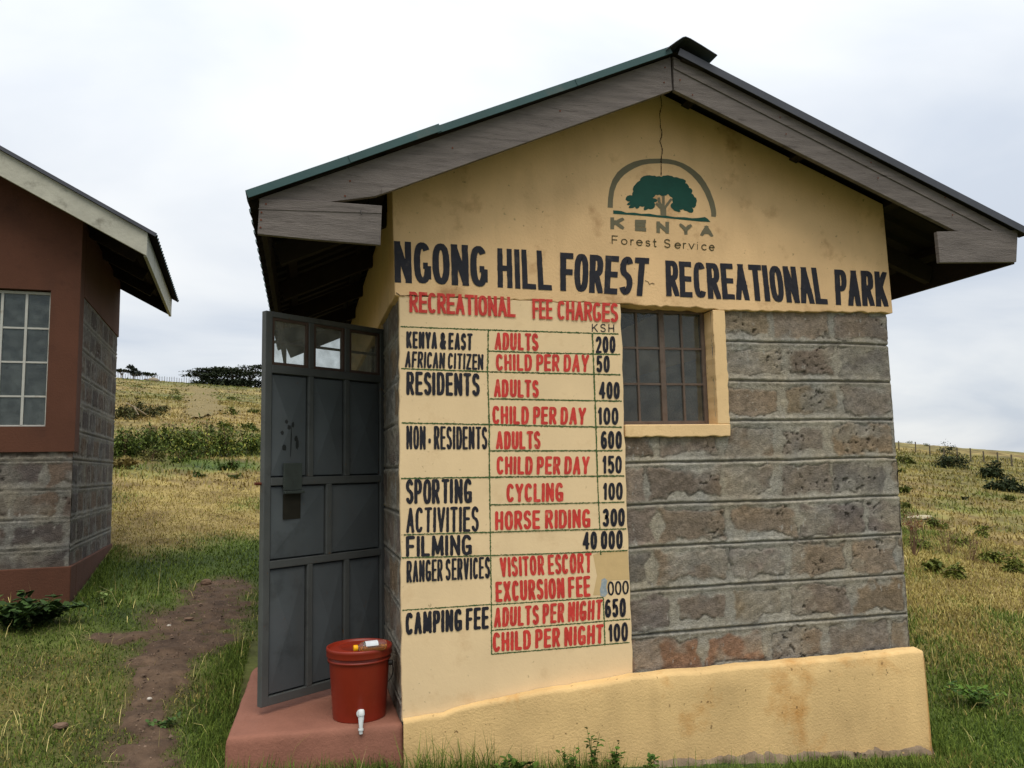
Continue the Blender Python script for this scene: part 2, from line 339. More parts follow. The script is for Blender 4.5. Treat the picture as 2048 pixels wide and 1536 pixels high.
ground = np_mesh('ground', np.stack([gx, gy, gz], 1), GF, M_GROUND, C=turf(gx, gy), smooth=True); tag(ground, kind='structure')

def path_sheet(name, field, x0, x1, y0, y1, st, lift, base):
    xs = np.arange(x0, x1, st); ys = np.arange(y0, y1, st); X, Y = np.meshgrid(xs, ys); x = X.ravel(); y = Y.ravel()
    fv = field(x, y); k = fv < 1.12; z = ground_z(x, y)+lift*np.clip((1.0-fv)/0.35, -1, 1)+0.045*(fbm(x/0.16, y/0.16, 5, 4)-0.5)*(1 if st < 0.1 else 2)*np.clip((1.1-fv)*3, 0, 1)
    nx = len(xs); q = (np.arange(len(ys)-1)[:, None]*nx+np.arange(nx-1)[None, :]).ravel()
    F = np.stack([q, q+1, q+1+nx, q+nx], 1); F = F[k[F].sum(1) >= 3]
    use = np.unique(F); mp = np.full(len(x), -1); mp[use] = np.arange(len(use)); F = mp[F]
    nn = fbm(x/0.3, y/0.3, 9, 4)[use][:, None]; C = np.array(base[0])*(1-nn)+np.array(base[1])*nn
    return np_mesh(name, np.stack([x, y, z], 1)[use], F, M_DIRT, C=C, smooth=True)
pth = path_sheet('path', path_field, -2.4, 0.3, -1.2, 5.0, 0.016, 0.010, (lin(70, 55, 45), lin(108, 88, 70))); tag(pth, kind='structure')
p2 = np.array(PATH2); trk = path_sheet('track', lambda x, y: seg_dist(x, y, PATH2, W2)+(fbm(x/2.5, y/5, 77, 4)-0.5)*3.6+(fbm(x/0.7, y/1.2, 78, 3)-0.5)*1.2, p2[:, 0].min()-8, p2[:, 0].max()+8, p2[:, 1].min()-6, p2[:, 1].max()+10, 0.25, 0.10, (lin(106, 96, 58), lin(140, 122, 84))); tag(trk, kind='structure')
print('hill distances', [np.hypot(p[0], p[1]+4).round(1) for p in PATH2])

# ------------------------------------------------------------------ stone walling
STONE_P = [lin(128, 115, 102), lin(122, 111, 102), lin(133, 118, 101), lin(117, 111, 103), lin(134, 117, 96), lin(127, 117, 105), lin(120, 107, 94), lin(136, 122, 102)]
RUST = lin(136, 106, 85); MORTAR = np.array(lin(150, 144, 131))
def stone_grid(u0, u1, v0, v1, du, vj, seed, place, hole=None, crisp=0.0, palette=None, mortar=None, rust_at=None, relief=1.0, blk=(0.34, 0.47), curl=(False, False), bright=1.0):
    """place(u, v, h) -> xyz arrays; returns V, F, C"""
    nu = max(2, int((u1-u0)/du)); nv = max(2, int((v1-v0)/du)); us = np.linspace(u0, u1, nu+1); vs = np.linspace(v0, v1, nv+1)
    U, Vv = np.meshgrid(us, vs); u = U.ravel(); v = Vv.ravel(); rg = np.random.default_rng(seed)
    pal = np.array(palette or STONE_P); mort = np.array(mortar if mortar is not None else MORTAR)
    uw = u + 0.012*(fbm(u*9, v*9, seed, 3)-0.5); vw = v + 0.010*(fbm(u*2.6, v*2, seed+1, 3)-0.5) + 0.004*(fbm(u*14, v*14, seed+2, 2)-0.5)
    jj = np.sort(np.concatenate([[v0-0.3], np.array(vj), [v1+0.3]]))
    ci = np.clip(np.searchsorted(jj, vw)-1, 0, len(jj)-2); lo = jj[ci]; hi = jj[ci+1]
    light = sstep(0.45, 0.7, fbm(u*1.7+4, v*20, seed+81, 2))
    dj = np.minimum(np.abs(vw-lo), np.abs(hi-vw))
    du_edge = np.full(u.shape, 9.0); bcol = np.zeros((len(u), 3)); bh = np.zeros(len(u))
    for c in range(len(jj)-1):
        m = ci == c; x = u0-rg.uniform(0.05, 0.4)
        while x < u1:
            w = rg.uniform(*blk); mm = m & (uw >= x) & (uw < x+w)
            col = pal[rg.integers(len(pal))]*rg.uniform(0.86, 1.12); bh[mm] = rg.uniform(-1, 1)
            if rust_at and any(x < ru < x+w and jj[c] < rv < jj[c+1] for ru, rv in rust_at): col = np.array(RUST)
            bcol[mm] = col; du_edge[mm] = np.minimum(uw[mm]-x, x+w-uw[mm]); x += w
    n1_ = fbm(u*7, v*9, seed+5, 4); n2_ = fbm(u*22, v*22, seed+9, 4); n3_ = fbm(u*60, v*60, seed+13, 3)
    marg = (0.004+0.10*np.clip(n1_-0.36, 0, 1)) if not crisp else crisp*(0.8+0.5*n1_)
    d = np.minimum(du_edge*1.05, (dj-0.010)*0.9); msk = sstep(-0.004, 0.016, d-marg+0.030*(n2_-0.5)); smear = sstep(0.50, 0.62, fbm(u*4.5, v*6, seed+41, 4)); ctr = msk*(1-0.6*smear)
    tone = 0.74+0.52*n2_
    C = mort*((0.78+0.40*n1_)*(0.86+0.28*n3_))[:, None]*(1-ctr)[:, None] + bcol*(tone*(0.82+0.36*n3_))[:, None]*ctr[:, None]
    hue = fbm(u*6.5, v*6.5, seed+51, 3)-0.5; C = C*np.stack([1+0.20*hue, 1+0.05*hue, 1-0.20*hue], 1)
    pit = sstep(0.70, 0.76, fbm(u*55, v*55, seed+21, 2))*0.8*sstep(0.62, 0.72, fbm(u*4, v*4, seed+22, 2))*msk
    tro = fbm(u*14+v*9, v*40-u*22, seed+91, 3)-0.5; C = C*(1+0.55*tro*(0.4+0.6*smear))[:, None]
    C = C*(1-0.72*pit)[:, None]
    rim = np.exp(-((d-marg+0.030*(n2_-0.5)-0.004)/0.0035)**2)*sstep(0.42, 0.6, fbm(u*8, v*8, seed+61, 2)); C = C*(1-0.36*rim)[:, None]
    fl = 0.55*sstep(0.80, 0.82, fbm(u*75, v*24, seed+31, 2))*sstep(0.5, 0.62, fbm(u*3, v*3, seed+33, 2)); C = C*(1-fl)[:, None]+np.array([0.42, 0.40, 0.36])*fl[:, None]
    groove = 1-sstep(0.0025, 0.0065, dj); C = C*(1+0.30*light*np.exp(-((dj-0.012)/0.012)**2))[:, None]; C = C*(1-0.35*groove)[:, None]*bright
    h = relief*(0.0035*tro + 0.006*msk*(n2_-0.35)*1.6 + 0.003*bh*msk + 0.004*(n1_-0.5) + 0.0022*(n3_-0.5) + 0.005*np.exp(-((dj-0.014)/0.011)**2) - 0.011*groove - 0.012*pit - 0.006*rim + 0.005*(fbm(u*1.3, v*1.3, seed+71, 2)-0.5))
    for k, (flag, e) in enumerate(zip(curl, (u0, u1))):
        if flag: t = np.clip(1-np.abs(u-e)/0.025, 0, 1); h = h-0.02*t*t; h = h-0.012*t*np.exp(-(dj/0.02)**2)
    x, y, z = place(u, v, h); V = np.stack([x, y, z], 1)
    q = (np.arange(nv)[:, None]*(nu+1)+np.arange(nu)[None, :]).ravel(); F = np.stack([q, q+1, q+nu+2, q+nu+1], 1)
    if hole is not None:
        uc = u[F].mean(1); vc = v[F].mean(1); F = F[~((uc > hole[0]) & (uc < hole[1]) & (vc > hole[2]) & (vc < hole[3]))]
    return V, F, C
def merge(parts):
    V = []; F = []; C = []; o = 0
    for v, f, c in parts: V.append(v); F.append(np.asarray(f)+o); C.append(c); o += len(v)
    return np.vstack(V), np.vstack(F), np.vstack(C)
def box_np(x0, x1, y0, y1, z0, z1, col, fr=None):
    vs = np.array([(x, y, z) for z in (z0, z1) for y in (y0, y1) for x in (x0, x1)], float)
    if fr: vs = np.array([fr(*p) for p in vs])
    return vs, np.array([(0, 2, 3, 1), (4, 5, 7, 6), (0, 1, 5, 4), (2, 6, 7, 3), (0, 4, 6, 2), (1, 3, 7, 5)]), np.tile(np.array(col), (8, 1))

# ------------------------------------------------------------------ the ticket hut
hut = thing('ticket_hut', (1.97, 0, 0.25), 'cream and stone ticket hut with painted fee board, open grey door and gabled roof', 'hut')
JZ = [2.354-0.2284*k for k in range(-1, 16)]
XL, XR, YB = 0.478, 3.470, 4.1
WIN = (1.69, 2.258, 1.876, 2.545)
parts = [stone_grid(1.66, XR, 0.48, 2.57, 0.0062, JZ, 101, lambda u, v, h: (u, -h, v), hole=WIN, rust_at=[(1.85, 0.65), (2.2, 0.65)], curl=(False, True)),
         box_np(XL+0.02, 1.66, 0.012, 0.2, 0.1, 2.56, MORTAR), box_np(1.66, WIN[1], 0.03, 0.2, 0.1, WIN[2]-0.03, MORTAR), box_np(WIN[1]+0.01, XR-0.02, 0.03, 0.2, 0.1, 2.56, MORTAR)]
np_mesh('front_wall', *merge(parts)[:2], M_STONE, hut, merge(parts)[2], smooth=True)
DY0, DY1 = 0.83, 1.68
parts = [stone_grid(0.0, DY0-0.01, 0.3, 2.57, 0.010, JZ, 131, lambda u, v, h: (XL-h, u, v), curl=(True, False), bright=0.9),
         stone_grid(DY1, YB, 0.3, 2.57, 0.02, JZ, 137, lambda u, v, h: (XL-h, u, v)),
         box_np(XL+0.02, XL+0.2, 0.21, DY0-0.01, 0.1, 2.56, MORTAR), box_np(XL+0.02, XL+0.2, DY1, YB, 0.1, 2.56, MORTAR)]
np_mesh('left_wall', *merge(parts)[:2], M_STONE, hut, merge(parts)[2], smooth=True)
parts = [stone_grid(0.0, YB, 0.0, 2.57, 0.02, JZ, 141, lambda u, v, h: (XR+h, u, v), curl=(True, False)), box_np(XR-0.2, XR-0.02, 0.21, YB, 0.0, 2.56, MORTAR)]
np_mesh('right_wall', *merge(parts)[:2], M_STONE, hut, merge(parts)[2], smooth=True)
parts = [stone_grid(XL, XR, 0.1, 2.57, 0.025, JZ, 151, lambda u, v, h: (u, YB+h, v)), box_np(XL+0.01, XR-0.01, YB-0.2, YB-0.02, 0.1, 2.56, MORTAR)]
np_mesh('back_wall', *merge(parts)[:2], M_STONE, hut, merge(parts)[2], smooth=True)
MB().box(XL+0.05, XR-0.05, 0.05, YB-0.05, 0.22, 0.44).build('floor', M_INSIDE, hut)

# roof lines: left and right slope of the front verge
AX, AZ = 1.93, 3.87; LX, LZ = -0.249, 2.908; RX, RZ = 4.206, 2.998
ML, MR = (AZ-LZ)/(AX-LX), (AZ-RZ)/(RX-AX)
def rz(x): return AZ-ML*(AX-x) if x < AX else AZ-MR*(x-AX)
YF, YR = -0.30, 4.4
# gable and ring beam in cream plaster, its lower edge ragged
def xyz_front(u, v, w): return (u, w, v)
def plaster_slab(name, outline, y0, y1, m, parent, step=0.05, jit=0.004, seed=1, bevel=0.006):
    rg = np.random.default_rng(seed); pts = []
    n = len(outline)
    for i in range(n):
        a = np.array(outline[i][:2], float); b = np.array(outline[(i+1) % n][:2], float); L = np.linalg.norm(b-a); rough = len(outline[i]) > 2 and outline[i][2]
        k = max(1, int(L/step)) if rough else 1
        for j in range(k):
            p = a+(b-a)*j/k
            if rough and j > 0: p = p+rg.normal(0, jit, 2)*np.array([abs((b-a)[1]/L), abs((b-a)[0]/L)])
            pts.append(tuple(p))
    mb = MB(); mb.prism(pts, y0, y1, xyz_front); return mb.build(name, m, parent, bevel, seg=3)
gl = [(0.452, 2.548, 1), (1.69, 2.546, 1), (2.335, 2.530, 1), (3.484, 2.548, 0), (3.470, rz(3.47)-0.045, 0), (AX, AZ-0.05, 0), (0.436, rz(0.436)-0.045, 0)]
gable = plaster_slab('gable', gl, -0.0275, 0.20, M_GABLE, hut, 0.03, 0.0035, 3)
for a_, b_ in ((0.449, XL+0.2), (XR-0.2, 3.484)): MB().box(a_, b_, 0.201, YB+0.03, 2.55, 3.10).build('ring_beam', M_PLASTER, hut, 0.006)
MB().box(0.70, XR-0.21, YB-0.16, YB-0.02, 2.56, 3.2).build('rear_gable', M_PLASTER, hut)
board = plaster_slab('fee_board', [(0.476, 0.44, 0), (1.690, 0.50, 1), (1.694, 2.5465, 0), (0.4735, 2.5465, 1)], -0.024, 0.011, M_BOARD, hut, 0.06, 0.0025, 5, 0.005)
# plinth: a thick ochre render with a dipping, softened top ledge at the left
pl_top = [(3.456, 0.548), (3.46, 0.563), (2.9, 0.563), (2.36, 0.563), (1.95, 0.566), (1.67, 0.562), (1.4, 0.548), (1.15, 0.528), (0.966, 0.508), (0.773, 0.487), (0.678, 0.466), (0.56, 0.457), (0.479, 0.455)]
rg = np.random.default_rng(9); xs = np.linspace(0.479, 3.456, 150); tz = np.interp(xs, [p[0] for p in pl_top][::-1], [p[1] for p in pl_top][::-1])+0.012*(fbm(xs*6, xs*0, 3, 3)-0.5)+0.007*(fbm(xs*25, xs*0, 6, 3)-0.5)
prot = 0.030+0.042*sstep(0.6, 1.7, xs)
prof = [(-0.0, 0.006), (-0.5, 0.002), (-0.93, -0.004), (-1.0, -0.018), (-1.03, -0.10), (-1.05, -0.25), (-1.08, -0.42), (-1.1, -0.6), (-1.1, -0.8)]
V = []; 
for j, (a, b) in enumerate(prof):
    dz = b if j < 4 else b
    yy = -0.026+(a*(prot)) + (0.006*(fbm(xs*5, np.full_like(xs, j*0.9), 4, 3)-0.5) if j > 2 else 0); V.append(np.stack([xs, yy, tz+dz+(0.006*(fbm(xs*14, xs*0+j, 8, 2)-0.5) if j in (1, 2, 3) else 0)], 1))
nx = len(xs); V = np.vstack(V); q = (np.arange(len(prof)-1)[:, None]*nx+np.arange(nx-1)[None, :]).ravel()
F = np.stack([q, q+nx, q+nx+1, q+1], 1)
# right return and backing
e = np.array([[3.456, y, z] for (y, z) in ((-0.05, 0.549), (-0.10, 0.52), (-0.125, -0.3), (YB, 0.549), (YB, -0.3))]); e[:, 0] += [0, 0.004, -0.01, 0, 0]
o = len(V); V = np.vstack([V, e, [[XR-0.1, -0.03, 0.552], [XR-0.1, YB, 0.552]]]); F = np.vstack([F, [[o+1, o+2, o+4, o+3], [o+0, o+1, o+3, o+3-0], [o+5, o+0, o+3, o+6]][0:1] + [[o+5, o+0, o+3, o+6]]])
np_mesh('plinth', V, F, M_PLINTH, hut, smooth=True)
MB().box(3.36, 3.455, -0.080, YB+0.05, -0.5, 0.535).build('plinth_return', M_PLINTH, hut, 0.02, seg=4)
# rough concrete footing that shows under the plinth at the right
xs = np.linspace(1.75, 3.475, 260); V = []
for j, (y, z) in enumerate(((-0.05, 0.085), (-0.105, 0.075), (-0.122, 0.05), (-0.125, 0.015), (-0.15, 0.0), (-0.19, -0.04), (-0.20, -0.15))):
    n_ = fbm(xs*4, np.full_like(xs, j*1.3), 15, 4)-0.5; sl = -0.07*(xs-2.9)
    V.append(np.stack([xs, y+0.06*n_*(j > 0)+0.05*(fbm(xs*17, xs*0+j, 19, 4)-0.5)*(j > 0), z+sl+0.06*n_+0.045*(fbm(xs*13, xs*0+j*2, 18, 4)-0.5)], 1))
nx = len(xs); V = np.vstack(V); q = (np.arange(6)[:, None]*nx+np.arange(nx-1)[None, :]).ravel()
np_mesh('footing', V, np.stack([q, q+nx, q+nx+1, q+1], 1), M_FOOT, hut, smooth=True)

# window and its cream surround
plaster_slab('window_surround', [(2.258, 1.877, 0), (2.334, 1.877, 1), (2.337, 2.529, 0), (2.260, 2.529, 1)], -0.0265, 0.2, M_PLASTER, hut, 0.03, 0.0022, 21, 0.005)
plaster_slab('window_sill', [(1.6945, 1.810, 1), (2.331, 1.807, 1), (2.335, 1.8765, 0), (1.6945, 1.8765, 0)], -0.030, 0.2, M_PLASTER, hut, 0.03, 0.0025, 22, 0.006)
win = MB(); WY = 0.075
x0, x1, z0, z1 = 1.70, 2.2575, 1.88, 2.543; xm = 1.985
def wbar(mb, xa, xb, za, zb, y0=WY, y1=WY+0.03): return mb.box(xa, xb, y0, y1, za, zb)
for a, b in ((x0, x0+0.022), (xm-0.016, xm+0.016), (x1-0.024, x1)): wbar(win, a, b, z0, z1)
for a, b in ((x0+0.022, xm-0.016), (xm+0.016, x1-0.024)):
    wbar(win, a, b, z0, z0+0.022); wbar(win, a, b, z1-0.022, z1)
wf = win.build('window', M_STEELWIN, hut, 0.002)
bars = MB()
for x in (1.832, 2.112): wbar(bars, x-0.006, x+0.006, z0+0.022, z1-0.022, WY+0.004, WY+0.026)
for z in (2.318, 2.112):
    for a, b in ((x0+0.022, 1.826), (1.838, xm-0.016), (xm+0.016, 2.106), (2.118, x1-0.024)): wbar(bars, a, b, z-0.006, z+0.006, WY+0.005, WY+0.025)
bars.build('glazing_bars', M_STEELWIN, wf)
for a, b in ((x0+0.02, 1.828), (1.836, xm-0.014), (xm+0.014, 2.108), (2.116, x1-0.022)):
    for c, d in ((z0+0.02, 2.108), (2.116, 2.314), (2.322, z1-0.02)):
        MB().box(a, b, WY+0.013, WY+0.017, c, d).build('pane', M_GLASS, wf)

# step of terracotta painted concrete in front of the door
pts = [(-0.331, 0.03), (-0.31, 0.76), (-0.275, 1.95), (XL+0.0, 1.95), (XL+0.0, -0.028)]
st = bmesh.new(); ring = []
for i in range(len(pts)):
    a = np.array(pts[i]); b = np.array(pts[(i+1) % len(pts)]); k = max(2, int(np.linalg.norm(b-a)/0.025))
    for j in range(k): ring.append(a+(b-a)*j/k)
cen = np.mean(ring, 0); rings = []
for (ins, z) in ((-0.015, -0.15), (-0.012, 0.2), (-0.006, 0.40), (0.000, 0.424), (0.010, 0.4335), (0.04, 0.435), (0.12, 0.436)):
    rr_ = []
    for p in ring:
        d = cen-p; d = d/np.linalg.norm(d); w = 0.016*(fbm(p[0]*9, p[1]*9+z*6, 44, 3)-0.5)+0.010*(fbm(p[0]*30, p[1]*30+z*20, 46, 2)-0.5)
        rr_.append(st.verts.new((*(p+d*(ins+w)), z+0.006*(float(fbm(p[0]*6, p[1]*6, 45, 2))-0.5))))
    rings.append(rr_)
for a, b in zip(rings[:-1], rings[1:]):
    for i in range(len(ring)): st.faces.new((a[i], a[(i+1) % len(ring)], b[(i+1) % len(ring)], b[i]))
st.faces.new(rings[-1]); 
me = bpy.data.meshes.new('step'); st.to_mesh(me); st.free()
for p in me.polygons: p.use_smooth = len(p.vertices) == 4
step = link('step', me, M_STEP, hut)

# ------------------------------------------------------------------ hut roof
def slope_pt(side, s, y, off):       # s metres down the slope from the ridge
    m = ML if side < 0 else MR; L = math.sqrt(1+m*m); nxn, nz = (-m/L if side < 0 else m/L), 1/L
    return (AX+side*s/L+nxn*off, y, AZ-m*s/L+nz*off)
M_UNDERSHADE = mat('sheet_underside_shade', lin(40, 33, 30), 0.8, 0.2, 6)  # dark eave shade put into the colour of the sheet undersides
def roof_sheet(mb, side, slen, y0, y1, lift, wl=0.172, amp=0.014, n=8):
    ys = []; hs = []; y = y0
    prof = [(0, 0), (0.42, 0), (0.52, 1), (0.88, 1), (0.98, 0)]
    k = 0
    while y0+k*wl < y1:
        for f, hh in prof: ys.append(min(y0+(k+f)*wl, y1)); hs.append(hh*amp*2)
        k += 1
    V = []; F = []
    for thick in (0.0, -0.0016):
        for i in range(n+1):
            s = slen*i/n
            for y, h in zip(ys, hs): V.append(slope_pt(side, s, y, lift+h+thick-0.006*math.sin(i/n*math.pi*2+y)))
    c = len(ys)
    for i in range(n):
        for j in range(c-1): a = i*c+j; F.append((a, a+1, a+c+1, a+c)); b = a+(n+1)*c; F.append((b, b+c, b+c+1, b+1))
    mb.add(V, F)
SL, SR = (AX-LX-0.015)*math.sqrt(1+ML*ML), (RX-AX+0.01)*math.sqrt(1+MR*MR)
rf = MB(); roof_sheet(rf, -1, SL+0.015, YF-0.035, YR, 0.006); roof_sheet(rf, 1, SR+0.02, YF-0.035, YR, 0.006)
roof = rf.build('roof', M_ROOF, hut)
def shade_under(o, tol=0.0):
    o.data.materials.append(M_UNDERSHADE)
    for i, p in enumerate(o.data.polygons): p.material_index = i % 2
shade_under(roof)
# verge strips folded over the barge boards, lapped in four lengths down the left slope
vg = MB()
for a, b, j in ((0.02, 0.62, 2), (0.60, 1.42, 0), (1.40, 1.88, 3), (1.86, SL+0.015, 0)):
    dz = 0.0015*j
    vg.prism([(a, -0.004+dz), (b, -0.004), (b, 0.032), (a, 0.034+dz)], YF-0.043-dz, YF-0.037-dz, lambda s, o, y: slope_pt(-1, s, y, o))
    vg.prism([(a, 0.030+dz), (b, 0.028), (b, 0.034), (a, 0.036+dz)], YF-0.037-dz, YF+0.10, lambda s, o, y: slope_pt(-1, s, y, o))
vg.build('verge_flashing', M_ROOF, roof)
vr = MB(); vr.prism([(0.02, -0.006), (SR+0.02, -0.006), (SR+0.02, 0.036), (0.02, 0.036)], YF-0.043, YF-0.037, lambda s, o, y: slope_pt(1, s, y, o)); vr.build('verge_flashing', M_ROOFDARK, roof)
# ridge cap: folded metal, standing a little forward of the sheets
rc_ = []
for d, h in ((-0.115, -0.018), (-0.06, 0.026), (-0.02, 0.055), (0.0, 0.062), (0.03, 0.054), (0.10, 0.022), (0.205, -0.030)): rc_.append((AX+0.045+d*0.9, AZ+0.016+h*0.9))
cap = MB(); rc2 = [(x, z-0.004) for x, z in rc_][::-1]; cap.prism(rc_+rc2, YF-0.085, YR+0.02, xyz_front); cap.build('ridge_cap', M_ROOFDARK, roof)
# end piece of the ridge timber and the sheet lap showing under the cap
MB().box(AX+0.045, AX+0.18, YF-0.03, YF+0.3, AZ-0.035, AZ+0.015, fr=lambda x, y, z: (x, y, z-0.30*(x-AX-0.055))).build('ridge_block', M_DARKWOOD, roof, 0.003)
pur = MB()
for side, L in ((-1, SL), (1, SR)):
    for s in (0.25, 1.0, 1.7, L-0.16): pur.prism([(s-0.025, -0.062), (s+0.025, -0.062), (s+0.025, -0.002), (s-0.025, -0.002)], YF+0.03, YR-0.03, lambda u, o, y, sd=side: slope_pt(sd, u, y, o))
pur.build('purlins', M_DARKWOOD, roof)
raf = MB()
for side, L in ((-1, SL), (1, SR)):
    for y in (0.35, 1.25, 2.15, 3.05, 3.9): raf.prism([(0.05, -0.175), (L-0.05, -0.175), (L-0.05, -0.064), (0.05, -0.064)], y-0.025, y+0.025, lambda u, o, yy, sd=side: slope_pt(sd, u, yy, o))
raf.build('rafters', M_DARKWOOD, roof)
# barge boards, eave boards and their returns
bw = 0.186
bl = MB(); bl.prism([(AX-0.006, AZ-0.006), (AX-0.006, AZ-0.196), (0.33, rz(0.33)-0.196), (-0.16, rz(-0.16)-0.08), (-0.205, rz(-0.205)-0.01)], YF, YF+0.028, xyz_front)
bbL = bl.build('barge_board', M_TIMBER, hut, 0.002)
MB().prism([(AX-0.008, AZ-0.168), (AX-0.008, AZ-0.198), (0.36, rz(0.36)-0.198), (0.36, rz(0.36)-0.168)], YF-0.006, YF, xyz_front).build('lower_lath', M_TIMBER, bbL)
br = MB(); br.prism([(AX+0.004, AZ-0.004), (RX-0.02, rz(RX-0.02)-0.004), (RX-0.03, rz(RX-0.03)-0.05), (3.72, rz(3.72)-0.188), (AX+0.004, AZ-0.196)], YF-0.004, YF+0.024, xyz_front)
bbR = br.build('barge_board', M_TIMBER, hut, 0.002)
MB().prism([(AX+0.006, AZ-0.008), (RX-0.05, rz(RX-0.05)-0.008), (RX-0.05, rz(RX-0.05)-0.07), (AX+0.006, AZ-0.074)], YF-0.010, YF-0.004, xyz_front).build('upper_lath', M_TIMBER, bbR)
def board_px(name, pxs, y0, th, m, parent):
    pts = [tuple(ony(px, py, y0)[[0, 2]]) for px, py in pxs]
    mb = MB(); mb.prism(pts, y0, y0+th, xyz_front); return mb.build(name, m, parent, 0.0025)
def nails(parent, pxs, y):
    mb = MB()
    for px, py in pxs: c = ony(px, py, y); mb.tube([c, c+np.array([0, -0.002, 0])], 0.0045, 8)
    mb.build('nail_heads', M_RUST, parent)
nails(bbL, [(1330, 135), (1328, 165), (1120, 222), (1110, 255), (905, 296), (898, 330), (700, 362), (690, 392)], YF-0.0005)
nails(bbR, [(1360, 160), (1385, 190), (1392, 130), (1560, 235), (1572, 268), (1742, 325), (1756, 356), (1890, 395), (1905, 430)], YF-0.0105)
r1 = board_px('eave_return_board', [(519, 397), (640, 402), (764, 411), (761, 490), (640, 480), (515, 468)], YF-0.011, 0.026, M_TIMBER, hut)
a_ = ony(517, 418, YF-0.016); b_ = ony(763, 426, YF-0.016); c_ = ony(763, 424, YF-0.016); d_ = ony(517, 416, YF-0.016)
MB().prism([tuple(p[[0, 2]]) for p in (a_, b_, c_, d_)], YF-0.014, YF-0.011, xyz_front).build('board_ridge', M_TIMBER, r1)
nails(r1, [(523, 425), (522, 440), (521, 455), (532, 408)], YF-0.0115)
nail = ony(721, 421, YF-0.02); MB().tube([nail, nail+np.array([0.004, -0.012, -0.022])], 0.0025, 6).build('bent_nail', M_WIRE, r1)
r2 = board_px('eave_return_board', [(1874, 463), (2036, 460), (2033, 524), (1880, 525)], YF-0.011, 0.026, M_TIMBER, hut)
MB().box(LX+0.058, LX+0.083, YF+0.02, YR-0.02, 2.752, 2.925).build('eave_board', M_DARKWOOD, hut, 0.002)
MB().box(RX-0.06, RX-0.032, YF+0.026, YR-0.02, 2.822, 3.0).build('eave_board', M_DARKWOOD, hut, 0.002)

